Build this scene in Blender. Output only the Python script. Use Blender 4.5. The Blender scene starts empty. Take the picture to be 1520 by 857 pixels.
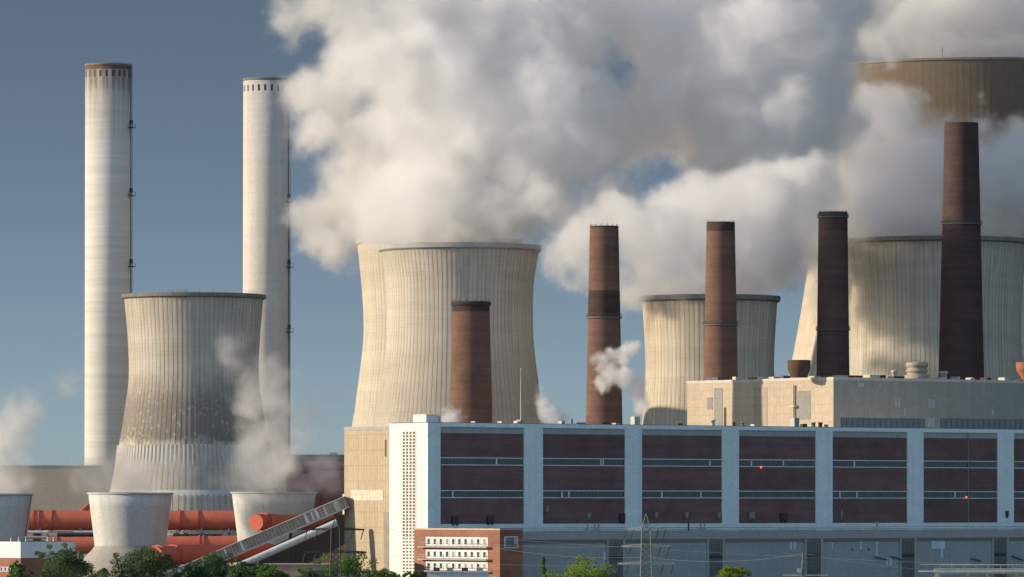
import bpy, bmesh, math, random
import numpy as np
from mathutils import Vector, Matrix, noise as mnoise

R = math.radians
S = bpy.context.scene
COL = S.collection

# ------------------------------------------------------------------ camera, sky, sun, exposure
F, HX, HY, ZC = 8000.0, 760.0, 750.0, 32.0        # focal length in photo pixels, principal column, horizon row, eye height (m)
cam_d = bpy.data.cameras.new("camera")
cam = bpy.data.objects.new("camera", cam_d); COL.objects.link(cam)
cam.location = (0, 0, ZC); cam.rotation_euler = (R(90), 0, 0)
cam_d.sensor_width = 36; cam_d.lens = F * 36 / 1520
cam_d.shift_y = (HY - 428.5) / 1520
cam_d.clip_start = 1; cam_d.clip_end = 40000
S.camera = cam

SUN_EL, SUN_AZ = 15.0, 4.0                        # elevation; degrees the sun stands in front of the picture plane, on the left
sun_dir = Vector((-math.cos(R(SUN_AZ)) * math.cos(R(SUN_EL)), -math.sin(R(SUN_AZ)) * math.cos(R(SUN_EL)), math.sin(R(SUN_EL))))
sl = bpy.data.lights.new("sun", 'SUN'); sl.energy = 5.0; sl.angle = R(0.6); sl.color = (1.0, 0.84, 0.64)
so = bpy.data.objects.new("sun", sl); COL.objects.link(so)
so.rotation_euler = (-sun_dir).to_track_quat('-Z', 'Y').to_euler()

W = bpy.data.worlds.new("World"); S.world = W; W.use_nodes = True
wn = W.node_tree.nodes; wl = W.node_tree.links
bg = wn["Background"]; bg.inputs[1].default_value = 0.15
sky = wn.new("ShaderNodeTexSky"); sky.sky_type = 'NISHITA'; sky.sun_disc = False
sky.sun_elevation = R(SUN_EL); sky.sun_rotation = R(270 - SUN_AZ)
sky.air_density = 1.0; sky.dust_density = 0.6; sky.ozone_density = 2.5; sky.altitude = 100
# clear evening air: the sky deepens quickly above the horizon
stc = wn.new("ShaderNodeTexCoord"); sx0 = wn.new("ShaderNodeSeparateXYZ"); wl.new(stc.outputs['Generated'], sx0.inputs[0])
def wmath(op, a, b):
    m = wn.new("ShaderNodeMath"); m.operation = op
    for k, v in enumerate((a, b)):
        if isinstance(v, (int, float)): m.inputs[k].default_value = v
        else: wl.new(v, m.inputs[k])
    return m.outputs[0]
zz_ = wmath('MULTIPLY', wmath('POWER', wmath('MAXIMUM', sx0.outputs[2], 0.0), 1.6), 28.0)
sxc = wn.new("ShaderNodeCombineXYZ"); wl.new(sx0.outputs[0], sxc.inputs[0]); wl.new(sx0.outputs[1], sxc.inputs[1]); wl.new(wmath('ADD', zz_, .10), sxc.inputs[2])
snm = wn.new("ShaderNodeVectorMath"); snm.operation = 'NORMALIZE'; wl.new(sxc.outputs[0], snm.inputs[0]); wl.new(snm.outputs[0], sky.inputs[0])
hs = wn.new("ShaderNodeHueSaturation"); hs.inputs['Saturation'].default_value = 0.74; hs.inputs['Hue'].default_value = .49; hs.inputs['Value'].default_value = 0.62
wl.new(sky.outputs[0], hs.inputs['Color']); # added fill: sky brightened behind the viewer to lift shaded fronts
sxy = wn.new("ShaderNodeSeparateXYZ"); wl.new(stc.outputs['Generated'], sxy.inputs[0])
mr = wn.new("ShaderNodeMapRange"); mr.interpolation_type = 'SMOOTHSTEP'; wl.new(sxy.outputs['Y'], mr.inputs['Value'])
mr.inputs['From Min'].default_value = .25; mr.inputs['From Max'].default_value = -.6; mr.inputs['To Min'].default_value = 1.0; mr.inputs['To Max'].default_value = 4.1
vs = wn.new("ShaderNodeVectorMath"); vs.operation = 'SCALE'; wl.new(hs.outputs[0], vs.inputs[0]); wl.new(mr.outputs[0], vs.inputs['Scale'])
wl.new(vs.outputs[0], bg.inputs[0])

S.view_settings.view_transform = 'Standard'; S.view_settings.look = 'None'
S.view_settings.exposure = 0.2; S.view_settings.gamma = 1.0
cy = S.cycles
cy.max_bounces = 16; cy.diffuse_bounces = 3; cy.glossy_bounces = 2; cy.transparent_max_bounces = 12
cy.volume_bounces = 14; cy.volume_step_rate = 1.5; cy.volume_max_steps = 512
cy.use_denoising = True

# ------------------------------------------------------------------ helpers
def PX(px, Y): return (px - HX) * Y / F
def PZ(py, Y): return ZC + (HY - py) * Y / F
def PT(px, py, Y): return Vector((PX(px, Y), Y, PZ(py, Y)))

def tag(o, label=None, cat=None, group=None, kind=None):
    if label: o['label'] = label
    if cat: o['category'] = cat
    if group: o['group'] = group
    if kind: o['kind'] = kind
    return o

def empty(name, loc, rz=0.0, label=None, cat=None, group=None):
    o = bpy.data.objects.new(name, None); COL.objects.link(o)
    o.location = loc; o.rotation_euler = (0, 0, rz); o.empty_display_size = 2
    return tag(o, label, cat, group)

class MB:
    """collects shapes for ONE mesh object"""
    def __init__(s): s.v = []; s.f = []; s.smooth = []
    def add(s, verts, faces, smooth=False):
        b = len(s.v); s.v += [tuple(v) for v in verts]
        s.f += [tuple(i + b for i in f) for f in faces]; s.smooth += [smooth] * len(faces)
    def box(s, x0, x1, y0, y1, z0, z1):
        s.add([(x0,y0,z0),(x1,y0,z0),(x1,y1,z0),(x0,y1,z0),(x0,y0,z1),(x1,y0,z1),(x1,y1,z1),(x0,y1,z1)],
              [(0,3,2,1),(4,5,6,7),(0,1,5,4),(1,2,6,5),(2,3,7,6),(3,0,4,7)])
    def bar(s, a, b, w, h=None, up=Vector((0,0,1))):
        a = Vector(a); b = Vector(b); h = h or w
        d = (b - a).normalized(); sd = d.cross(up)
        if sd.length < 1e-4: sd = d.cross(Vector((0,1,0)))
        sd.normalize(); u = sd.cross(d).normalized()
        sd *= w/2; u *= h/2
        s.add([a-sd-u, a+sd-u, a+sd+u, a-sd+u, b-sd-u, b+sd-u, b+sd+u, b-sd+u],
              [(0,1,2,3),(7,6,5,4),(0,4,5,1),(1,5,6,2),(2,6,7,3),(3,7,4,0)])
    def tube(s, pts, r, n=12, cap=True, smooth=True):
        pts = [Vector(p) for p in pts]; rs = r if isinstance(r, (list, tuple)) else [r]*len(pts)
        rings = []
        up = Vector((0,0,1)) if abs((pts[-1]-pts[0]).normalized().z) < .9 else Vector((0,1,0))
        for i, p in enumerate(pts):
            d = (pts[min(i+1, len(pts)-1)] - pts[max(i-1, 0)]).normalized()
            a = d.cross(up).normalized(); b = a.cross(d).normalized()
            rings.append([p + (a*math.cos(t) + b*math.sin(t))*rs[i] for t in [2*math.pi*k/n for k in range(n)]])
        v = [q for g in rings for q in g]; f = []
        for i in range(len(pts)-1):
            for k in range(n):
                f.append((i*n+k, i*n+(k+1) % n, (i+1)*n+(k+1) % n, (i+1)*n+k))
        s.add(v, f, smooth)
        if cap:
            s.add(rings[0], [tuple(range(n))]); s.add(rings[-1], [tuple(reversed(range(n)))])
    def lathe(s, prof, n=64, c=(0,0,0), smooth=True, close=False):
        v = []; f = []
        for (r, z) in prof:
            for k in range(n):
                t = 2*math.pi*k/n; v.append((c[0]+r*math.cos(t), c[1]+r*math.sin(t), c[2]+z))
        m = len(prof); q = m if close else m-1
        for i in range(q):
            j = (i+1) % m
            for k in range(n): f.append((i*n+k, i*n+(k+1) % n, j*n+(k+1) % n, j*n+k))
        s.add(v, f, smooth)
    def build(s, name, mat, parent=None, loc=None):
        me = bpy.data.meshes.new(name)
        me.from_pydata(s.v, [], s.f); me.polygons.foreach_set('use_smooth', s.smooth)
        if mat: me.materials.append(mat)
        me.update()
        o = bpy.data.objects.new(name, me); COL.objects.link(o)
        if parent: o.parent = parent
        if loc: o.location = loc
        return o

def box_part(name, mat, parent, *b):
    m = MB(); m.box(*b); return m.build(name, mat, parent)

def copy_tree(o, parent=None):
    c = o.copy(); COL.objects.link(c)
    if parent: c.parent = parent
    for ch in o.children: copy_tree(ch, c)
    return c

# ------------------------------------------------------------------ materials
class NT:
    def __init__(s, name):
        s.m = bpy.data.materials.new(name); s.m.use_nodes = True; s.t = s.m.node_tree
        s.n = s.t.nodes; s.l = s.t.links; s.b = s.n["Principled BSDF"]; s.out = s.n["Material Output"]
        s.tc = s.n.new("ShaderNodeTexCoord")
    def map(s, scale=(1,1,1), loc=(0,0,0), src=None):
        m = s.n.new("ShaderNodeMapping"); m.inputs['Scale'].default_value = scale; m.inputs['Location'].default_value = loc
        s.l.new(src or s.tc.outputs['Object'], m.inputs[0]); return m.outputs[0]
    def noise(s, scale, detail=4, rough=.55, vec=None, dist=0.0):
        t = s.n.new("ShaderNodeTexNoise"); t.inputs['Scale'].default_value = scale; t.inputs['Detail'].default_value = detail
        t.inputs['Roughness'].default_value = rough; t.inputs['Distortion'].default_value = dist
        s.l.new(vec or s.tc.outputs['Object'], t.inputs['Vector']); return t.outputs['Fac']
    def ramp(s, fac, stops):
        r = s.n.new("ShaderNodeValToRGB"); e = r.color_ramp.elements
        while len(e) < len(stops): e.new(.5)
        for k, (p, c) in enumerate(stops):
            e[k].position = p; e[k].color = (c, c, c, 1) if isinstance(c, (int, float)) else (*c, 1)
        s.l.new(fac, r.inputs[0]); return r.outputs[0]
    def mix(s, fac, a, b, mode='MIX'):
        m = s.n.new("ShaderNodeMix"); m.data_type = 'RGBA'; m.blend_type = mode; m.clamp_factor = True
        for sock, v in ((m.inputs[0], fac), (m.inputs[6], a), (m.inputs[7], b)):
            if isinstance(v, (int, float)): sock.default_value = v
            elif isinstance(v, (tuple, list)): sock.default_value = (*v, 1) if len(v) == 3 else v
            else: s.l.new(v, sock)
        return m.outputs[2]
    def math(s, op, a, b=None, c=None, clamp=False):
        m = s.n.new("ShaderNodeMath"); m.operation = op; m.use_clamp = clamp
        for k, v in enumerate((a, b, c)):
            if v is None: continue
            if isinstance(v, (int, float)): m.inputs[k].default_value = v
            else: s.l.new(v, m.inputs[k])
        return m.outputs[0]
    def sep(s):
        x = s.n.new("ShaderNodeSeparateXYZ"); s.l.new(s.tc.outputs['Object'], x.inputs[0]); return x.outputs
    def comb(s, x, y, z=0.0):
        c = s.n.new("ShaderNodeCombineXYZ")
        for k, v in enumerate((x, y, z)):
            if isinstance(v, (int, float)): c.inputs[k].default_value = v
            else: s.l.new(v, c.inputs[k])
        return c.outputs[0]
    def bump(s, h, strength=.3, dist=.1):
        b = s.n.new("ShaderNodeBump"); b.inputs['Strength'].default_value = strength; b.inputs['Distance'].default_value = dist
        s.l.new(h, b.inputs['Height']); s.l.new(b.outputs[0], s.b.inputs['Normal'])
    def done(s, col, rough=.85, metal=0.0, spec=.3):
        if isinstance(col, (tuple, list)): s.b.inputs['Base Color'].default_value = (*col, 1)
        else: s.l.new(col, s.b.inputs['Base Color'])
        s.b.inputs['Roughness'].default_value = rough; s.b.inputs['Metallic'].default_value = metal
        s.b.inputs['Specular IOR Level'].default_value = spec
        return s.m

def sc(c, k): return tuple(x*k for x in c)

def mat_plain(name, c, rough=.7, var=.2, scale=.4, metal=0.0, spec=.3):
    t = NT(name)
    n = t.noise(scale, 5, .6)
    f = t.ramp(n, [(.3, 1-var), (.7, 1+var*.4)])
    return t.done(t.mix(1.0, c, f, 'MULTIPLY'), rough, metal, spec)

def mat_streak(name, c, dark, sx=.5, sz=.02, amt=.6, grid=None, rough=.9, band=0.0, gdark=.72):
    """concrete or cladding: vertical rain streaks, blotches and optional panel joints"""
    t = NT(name)
    n1 = t.noise(sx, 6, .65, t.map((1, 1, sz/sx)))
    n2 = t.noise(.05, 4, .6)
    n3 = t.noise(1.2, 4, .6)
    col = t.mix(t.math('MULTIPLY', t.ramp(n1, [(.42, 0.0), (.72, 1.0)]), amt), c, dark)
    col = t.mix(t.ramp(n2, [(.38, .45), (.62, 0.0)]), col, t.mix(.5, c, dark))
    col = t.mix(1.0, col, t.ramp(n3, [(.3, .88), (.7, 1.06)]), 'MULTIPLY')
    if band:
        nb = t.noise(1.0, 3, .7, t.map((.01, .01, .33)))
        col = t.mix(1.0, col, t.ramp(nb, [(.3, 1-band), (.7, 1+band*.4)]), 'MULTIPLY')
    if grid:
        x, y, z = t.sep()
        u = t.math('ADD', x, y)
        b = t.n.new("ShaderNodeTexBrick"); b.offset = 0.0; b.squash = 1.0
        b.inputs['Color1'].default_value = (1, 1, 1, 1); b.inputs['Color2'].default_value = (.93, .93, .93, 1)
        b.inputs['Mortar'].default_value = (gdark, gdark, gdark, 1)
        b.inputs['Scale'].default_value = 1.0; b.inputs['Mortar Size'].default_value = grid[2]
        b.inputs['Brick Width'].default_value = grid[0]; b.inputs['Row Height'].default_value = grid[1]
        t.l.new(t.comb(u, z), b.inputs['Vector'])
        col = t.mix(1.0, col, b.outputs['Color'], 'MULTIPLY')
    return t.done(col, rough)

def mat_brick(name, c1, c2, mortar, w=.5, h=.16, soot=0.0, round_r=None):
    t = NT(name)
    x, y, z = t.sep()
    if round_r:
        u = t.math('MULTIPLY', t.math('ARCTAN2', y, x), round_r)
    else:
        u = t.math('ADD', x, y)
    b = t.n.new("ShaderNodeTexBrick")
    b.inputs['Color1'].default_value = (*c1, 1); b.inputs['Color2'].default_value = (*c2, 1); b.inputs['Mortar'].default_value = (*mortar, 1)
    b.inputs['Scale'].default_value = 1.0; b.inputs['Mortar Size'].default_value = .012
    b.inputs['Brick Width'].default_value = w; b.inputs['Row Height'].default_value = h
    t.l.new(t.comb(u, z), b.inputs['Vector'])
    n = t.noise(.12, 6, .65)
    n2 = t.noise(1.0, 3, .7, t.map((.02, .02, .6)))
    oi = t.n.new("ShaderNodeObjectInfo")
    col = t.mix(1.0, b.outputs['Color'], t.ramp(n, [(.3, .72), (.7, 1.15)]), 'MULTIPLY')
    col = t.mix(1.0, col, t.ramp(oi.outputs['Random'], [(0, .88), (1, 1.1)]), 'MULTIPLY')
    col = t.mix(1.0, col, t.ramp(n2, [(.3, .8), (.7, 1.1)]), 'MULTIPLY')
    return t.done(col, .9)

M = {}
M['conc_white'] = mat_streak('chimney_concrete', (.60, .56, .50), (.40, .35, .29), .5, .02, .35, band=.06)
M['conc_warm'] = mat_streak('tower_concrete', (.50, .46, .39), (.22, .19, .155), .45, .012, .75)
M['conc_grey'] = mat_streak('small_tower_concrete', (.60, .61, .57), (.36, .355, .33), .4, .02, .6)
M['rim_dark'] = mat_streak('rim_concrete', (.22, .20, .17), (.10, .09, .08), .6, .1, .7)
M['white_paint'] = mat_streak('white_render', (.80, .79, .75), (.56, .55, .52), .5, .02, .35, grid=(1.3, 1.3, .03), gdark=.93)
M['pilaster'] = mat_streak('pale_blue_render', (.76, .86, .84), (.50, .58, .57), .6, .015, .4, grid=(2.4, 2.4, .03), gdark=.9)
M['clad_grey'] = mat_streak('grey_cladding', (.38, .415, .405), (.27, .30, .29), .5, .05, .4, grid=(1.15, 3.4, .07), gdark=.75)
M['beige_clad'] = mat_streak('beige_cladding', (.52, .42, .29), (.36, .28, .19), .4, .02, .5, grid=(1.25, 4.3, .09), gdark=.72)
M['beige_plain'] = mat_streak('beige_wall', (.58, .47, .36), (.48, .39, .30), .3, .02, .5)
M['boiler_clad'] = mat_streak('tan_cladding', (.52, .43, .32), (.38, .31, .23), .4, .02, .45, grid=(1.6, 2.6, .09), gdark=.80)
M['conc_trim'] = mat_streak('grey_concrete_trim', (.40, .39, .37), (.26, .25, .24), .5, .04, .5)
M['roof'] = mat_plain('roof_felt', (.12, .12, .13))
M['roof_light'] = mat_plain('pale_roof_box', (.55, .50, .42))
M['glass_dark'] = mat_plain('dark_window_glass', (.035, .055, .075), .18, .3, .5, spec=.6)
M['glass_band'] = mat_streak('dark_glazing', (.05, .085, .105), (.03, .05, .065), .35, .3, .8, grid=(1.4, 40, .12), rough=.2, gdark=.45)
M['frame_white'] = mat_plain('white_window_frame', (.70, .70, .68), .6)
M['steel_dark'] = mat_plain('dark_steel', (.06, .06, .065), .6, metal=.3)
M['steel_grey'] = mat_plain('galvanised_steel', (.28, .29, .28), .5, metal=.4)
M['steel_mid'] = mat_plain('weathered_dark_galvanised_steel', (.13, .125, .12), .7)
M['steel_pale'] = mat_plain('pale_steel', (.55, .52, .42), .6, .35, 1.5)
M['steel_green'] = mat_plain('weathered_green_steel', (.15, .16, .115), .6, .35, 1.5)
M['red_pipe'] = mat_streak('red_oxide_pipe', (.64, .165, .10), (.42, .10, .06), .3, .1, .45)
M['red_dull'] = mat_streak('dull_red_duct', (.36, .155, .135), (.23, .10, .09), .3, .1, .5)
M['rust'] = mat_plain('rusty_sheet', (.11, .062, .042), .9, .5, 1.5)
M['brick_hall'] = mat_brick('dark_brick', (.195, .112, .10), (.155, .092, .084), (.19, .135, .12))
M['brick_office'] = mat_brick('orange_brick', (.36, .15, .09), (.29, .12, .075), (.32, .22, .16))
M['brick_stack'] = mat_brick('stack_brick', (.18, .097, .070), (.145, .078, .057), (.17, .115, .09), round_r=5.0)
M['brick_soot'] = mat_brick('sooty_brick', (.075, .045, .038), (.06, .037, .032), (.07, .05, .045), round_r=5.0)
M['brick_mid'] = mat_brick('darker_stack_brick', (.105, .062, .052), (.085, .05, .044), (.11, .08, .07), round_r=5.0)  # darker brown brick for the black-topped chimney
M['brick_shaded'] = mat_brick('shade_dark_brick', (.075, .046, .041), (.06, .038, .034), (.085, .065, .058), round_r=5.0)  # plume shade painted into the tallest chimney's brick
M['insulator'] = mat_plain('brown_insulator', (.045, .035, .03), .5)
M['wire'] = mat_plain('aluminium_wire', (.22, .23, .24), .6)
BLIND = mat_plain('blind_behind_pane', (.30, .28, .24), .3)
M['ground'] = (lambda t: t.done(t.mix(t.ramp(t.noise(.01, 8, .6), [(.4, 0.0), (.6, 1.0)]), (.07, .085, .035), (.15, .125, .085)), .95))(NT('grass_and_gravel'))
M['asphalt'] = mat_plain('asphalt', (.055, .055, .058), .9)

# ------------------------------------------------------------------ ground
g = MB()
g.add([(-9000, -2000, 0), (9000, -2000, 0), (9000, 26000, 0), (-9000, 26000, 0)], [(0, 1, 2, 3)])
tag(g.build('ground', M['ground']), kind='structure')
g = MB(); g.add([(-400, 1330, .03), (600, 1330, .03), (600, 1352, .03), (-400, 1352, .03)], [(0, 1, 2, 3)])
tag(g.build('works_road', M['asphalt']), kind='structure')
g = MB(); g.box(-400, 600, 1352.0, 1352.3, 0, .13)
tag(g.build('kerb', M['conc_trim']), kind='structure')

# ------------------------------------------------------------------ the hall's frame: x along the long front, y into the block
TH = R(38); C_, S_ = math.cos(TH), math.sin(TH)
CY0 = 1480.0; CX0 = PX(635, CY0)
def hx(px, d=0.0):
    a = (px - HX)/F; return (a*(CY0 + d*C_) - CX0 + d*S_)/(C_ - a*S_)
def hd(px, x0=0.0):
    a = (px - HX)/F; bx = CX0 + x0*C_; by = CY0 + x0*S_
    return (bx - a*by)/(S_ + a*C_)
def hY(x, d): return CY0 + x*S_ + d*C_
def hz(py, x, d): return PZ(py, hY(x, d))
def hz_px(py, px, d=0.0): return hz(py, hx(px, d), d)

# ---- turbine hall
hall = empty('turbine_hall', (CX0, CY0, 0), TH, 'long turbine hall with dark brick panels between pale pilasters and a white end wall', 'factory hall')
LH = hx(1660); DH = hd(578)
zt = hz_px(628.5, 715); z_corn = hz_px(634.5, 715); z_gs = hz_px(643.5, 715)
bands = [(hz_px(679.5, 715), hz_px(691, 715)), (hz_px(728, 715), hz_px(739.5, 715))]
z_bb = hz_px(778, 715); z_sill = hz_px(784, 715)
m = MB(); m.box(0.0, LH, .6, DH, 0, zt - .05); m.build('wall', M['white_paint'], hall)
box_part('roof', M['roof'], hall, .4, LH-.4, .9, DH-.4, zt-.045, zt+.15)
pil = [(635.5, 654), (778, 806), (928, 953), (1072, 1097), (1211, 1236), (1347, 1371), (1481, 1505), (1612, 1636)]
pil = [(0.004 if i == 0 else hx(a), hx(b)) for i, (a, b) in enumerate(pil)]
for (a, b) in pil:
    box_part('pilaster', M['pilaster'], hall, a, b, 0, .65, 0, z_corn)
box_part('cornice', M['pilaster'], hall, -.02, LH, -.05, .65, z_corn+.002, zt)
rnd = random.Random(4)
for i in range(len(pil)-1):
    a, b = pil[i][1], pil[i+1][0]; e = .02
    box_part('clerestory_strip', M['clad_grey'], hall, a+e, b-e, .32, .64, z_gs+.02, z_corn-.01)
    tops = [z_gs] + [q[1] for q in bands]; bots = [q[0] for q in bands] + [z_bb]
    zs = [(z_gs-.01, bands[0][0]), (bands[0][1], bands[1][0]), (bands[1][1], z_bb)]
    for (z1, z0) in zs:
        box_part('brick_panel', M['brick_hall'], hall, a+e, b-e, .28, .64, z0+.01, z1-.01)
    for (zb1, zb0) in bands:
        w = box_part('window_band', M['glass_band'], hall, a+e, b-e, .42, .64, zb0+.02, zb1-.02)
        fm = MB(); fm.box(a+.03, b-.03, .16, .5, zb0-.02, zb0+.22); fm.box(a+.03, b-.03, .16, .5, zb1-.22, zb1+.02)
        k = int((b-a)/1.5)
        if rnd.random() < .6:
            for _ in range(rnd.choice((1, 2))):
                x = a + (b-a)*rnd.uniform(.1, .9); fm.box(x-.22, x+.22, .3, .5, zb0+.26, zb1-.26)
        fm.build('window_frame', M['frame_white'], w)
    box_part('sill_band', M['pilaster'], hall, a+e, b-e, .1, .64, z_sill, z_bb-.01)
    box_part('lower_wall', M['clad_grey'], hall, a+e, b-e, .2, .64, 0, z_sill-.02)
box_part('base_flashing', mat_plain('dark_teal_flashing', (.05, .10, .11), .5), hall, pil[0][1], LH, -.06, .1, z_sill-.42, z_sill-.03)
# wall boxes near the foot of the brick
def ac_unit(px, py, w=1.9, h=1.9, pale=False):
    x = hx(px, 0); z = hz(py, x, 0)
    u = MB(); u.box(x-w/2, x+w/2, -.55, .3, z-h/2, z+h/2)
    for k in range(4):
        zz = z-h/2+.25+k*(h-.5)/3; u.box(x-w/2-.04, x+w/2+.04, -.6, -.5, zz-.05, zz+.05)
    u.box(x-w/2+.2, x-w/2+.35, -.5, .3, z-h/2-.6, z-h/2); u.box(x+w/2-.35, x+w/2-.2, -.5, .3, z-h/2-.6, z-h/2)
    u.build('ventilation_box', M['steel_grey'] if pale else M['steel_dark'], hall)
for (px, py, w, h, p) in [(675, 772, 2.0, 2.0, 0), (727, 771, 2.0, 2.0, 0), (923, 768, 1.6, 2.4, 0), (873, 765, 1.0, 1.2, 1), (973, 764, 1.0, 1.3, 1),
                       (1018, 764, 1.0, 1.3, 1), (1066, 764, 1.0, 1.3, 1), (1115, 765, 1.7, 1.7, 1), (1163, 767, 2.3, 2.2, 0), (811, 755, .7, 1.4, 1),
                       (1248, 763, .5, 2.0, 1), (1494, 762, .9, 1.5, 0)]:
    ac_unit(px, py, w, h, p)
x = hx(1438); dp = MB(); dp.tube([(x, .2, hz(640, x, 0)), (x, .2, hz(780, x, 0))], .12, 8); dp.build('downpipe', M['steel_grey'], hall)
lampm = NT('red_warning_lamp'); lampm.b.inputs['Emission Color'].default_value = (1, .08, .02, 1); lampm.b.inputs['Emission Strength'].default_value = 3.0
lampm = lampm.done((.8, .1, .05), .4)
for (px, py) in ((1129.5, 694), (1434, 738)):
    x = hx(px); z = hz(py, x, 0); lm = MB(); lm.lathe([(0.001, -.26), (.2, -.2), (.28, 0), (.2, .2), (.001, .26)], 12, (x, -.1, z)); lm.build('warning_lamp', lampm, hall)
# end wall: stair window of small square dark panes
d0, d1 = hd(617.5), hd(597.5); dm = (d0+d1)/2
sw = box_part('stair_window', mat_plain('dark_stair_panes', (.16, .13, .10), .3, .5, 2.0), hall, -.02, .1, d0, d1, hz(856, 0, dm), hz(640, 0, dm))
ye = [d0-.02]; cw = (d1-d0)/4
zs_ = [hz(640, 0, dm)+.02]; tags = []
py = 640.5
for c in range(4): ye += [d0+cw*(c+.5-.33), d0+cw*(c+.5+.33)]
ye.append(d1+.02)
while py < 855:
    z1, z0 = hz(py, 0, dm), hz(py+4.9, 0, dm); zc_ = (z0+z1)/2; hh = z1-z0; kz = .24 if py > 793 else .35
    zs_ += [zc_+hh*kz, zc_-hh*kz]; py += 4.9
zs_.append(hz(py, 0, dm)-.02)
lv = []; lf = []
for z in zs_:
    for yv in ye: lv.append((-.09, yv, z))
nc = len(ye)
for r_ in range(len(zs_)-1):
    for c in range(nc-1):
        if r_ % 2 == 1 and c % 2 == 1: continue
        lf.append((r_*nc+c, r_*nc+c+1, (r_+1)*nc+c+1, (r_+1)*nc+c))
lm = MB(); lm.add(lv, lf); lo_ = lm.build('lattice', M['white_paint'], sw)
sd_ = lo_.modifiers.new('thickness', 'SOLIDIFY'); sd_.thickness = .08; sd_.offset = 0
box_part('roof_house', M['white_paint'], hall, .6, 4.8, 1.5, 7.5, zt+.16, zt+2.3)
box_part('roof_vent', M['roof_light'], hall, 5.4, 6.4, 2.5, 4.5, zt+.16, zt+1.9)
# small things along the hall roof
rnd = random.Random(11)
for (px, h, w) in [(772, 1.0, 1.4), (766, .7, .6), (702, .5, 1.0), (744, .6, .8), (860, .5, 2.0), (892, .5, 1.8), (915, .5, 1.6), (946, 2.4, 2.0), (1008, .6, 1.4),
                   (1055, 1.7, 1.2), (1092, 1.2, .7), (1104, 1.2, .8), (1118, .6, .9), (1180, 2.6, 1.9), (1193, .9, 1.2), (1207, 1.4, 1.2), (1217, 1.4, 1.2), (1225, .8, 1.5), (835, .9, 1.2), (846, 1.4, .4)]:
    x = hx(px, 6); y = 6 + rnd.uniform(-1, 1)
    rv = MB()
    if w < 1.7 and h > 1: rv.lathe([(w*.5, 0), (w*.5, h*.8), (w*.62, h*.8), (w*.62, h), (.01, h)], 16, (x, y, zt+.15))
    else: rv.box(x-w/2, x+w/2, y-.9, y+.9, zt+.15, zt+.15+h)
    rv.build('roof_vent', rnd.choice([M['rust'], M['roof_light'], M['steel_grey'], M['steel_grey']]), hall)
mast = MB(); mx = hx(773, 8); mast.tube([(mx, 8, zt+.15), (mx, 8, hz(548, mx, 8))], [.11, .05], 8); mast.lathe([(.01, 0), (.25, .1), (.01, .5)], 8, (mx, 8, hz(549, mx, 8)))
mast.build('aerial_mast', M['frame_white'], hall)

# ---- transfer tower (beige)
y0 = DH + .02; y1 = hd(510)
tr = empty('transfer_tower', (CX0, CY0, 0), TH, 'tall beige panel-clad block where the sloping conveyor enters beside the white end wall', 'factory building')
ztr = hz(635, 0, (y0+y1)/2)
box_part('wall', M['beige_clad'], tr, .25, 34, y0, y1, 0, ztr)
box_part('roof', M['roof'], tr, .6, 33, y0+.4, y1-.4, ztr+.004, ztr+.25)
box_part('parapet', M['conc_trim'], tr, .15, 34.1, y0, y1+.1, ztr-.7, ztr+.3)
ya, yb = hd(568), hd(520)
wb = MB()
for k in range(6):
    a = ya+(yb-ya)*k/6; wb.box(.15, .35, a+.03, a+(yb-ya)/6-.03, hz(743, 0, ya), hz(727.5, 0, ya))
wb.build('pale_panel_row', mat_plain('pale_panel', (.68, .58, .44), .7, .3, .9), tr)
box_part('recess_shade', mat_plain('grey_beige_strip', (.30, .26, .21)), tr, .18, .3, y0+.1, hd(569), 0, hz(760, 0, y0))  # flat strip, the shade of a recess put into its grey
box_part('slot_window', M['steel_dark'], tr, .16, .3, hd(572.5), hd(570.5), hz(678, 0, y0), hz(653, 0, y0))

# ---- boiler house behind the hall
D_B = 40.0
xb = hx(1237, D_B); db1 = hd(1020, xb)
bh = empty('boiler_house', (CX0, CY0, 0), TH, 'tan clad boiler house rising behind the hall, its left side sunlit', 'factory building')
zb = hz(561.5, xb, D_B)
LB = hx(1680, D_B)
box_part('wall', M['boiler_clad'], bh, xb, LB, D_B, db1, 0, zb)
box_part('roof', M['roof'], bh, xb+.5, LB-.5, D_B+.5, db1-.5, zb+.004, zb+.3)
rim_ = MB(); rim_.box(xb-.12, LB, D_B-.12, D_B+.3, zb-.5, zb+.35); rim_.box(xb-.12, xb+.3, D_B+.31, db1+.1, zb-.5, zb+.35); rim_.build('parapet', M['roof_light'], bh)
box_part('front_cladding', mat_streak('grey_tan_cladding', (.36, .35, .30), (.26, .25, .22), .4, .03, .5, grid=(2.0, 2.6, .08), gdark=.88), bh, xb+.01, LB, D_B-.05, D_B+.2, 0, zb-.51)
for (p0, p1, q0, q1) in ((1248, 1372, 620, 634), (1396, 1600, 621, 634)):
    w = box_part('window_band', M['glass_dark'], bh, hx(p0, D_B), hx(p1, D_B), D_B-.12, D_B+.1, hz_px(q1+4, p0, D_B), hz_px(q0, p0, D_B))
    fm = MB(); xa, xz = hx(p0, D_B), hx(p1, D_B); k = int((xz-xa)/2.2)
    for j in range(k+1):
        x = xa+(xz-xa)*j/k; fm.box(x-.05, x+.05, D_B-.17, D_B, hz_px(q1+4, p0, D_B), hz_px(q0, p0, D_B))
    fm.build('window_frame', M['steel_dark'], w)
ptm = mat_plain('pale_grey_panel', (.42, .45, .45), .6)
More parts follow.
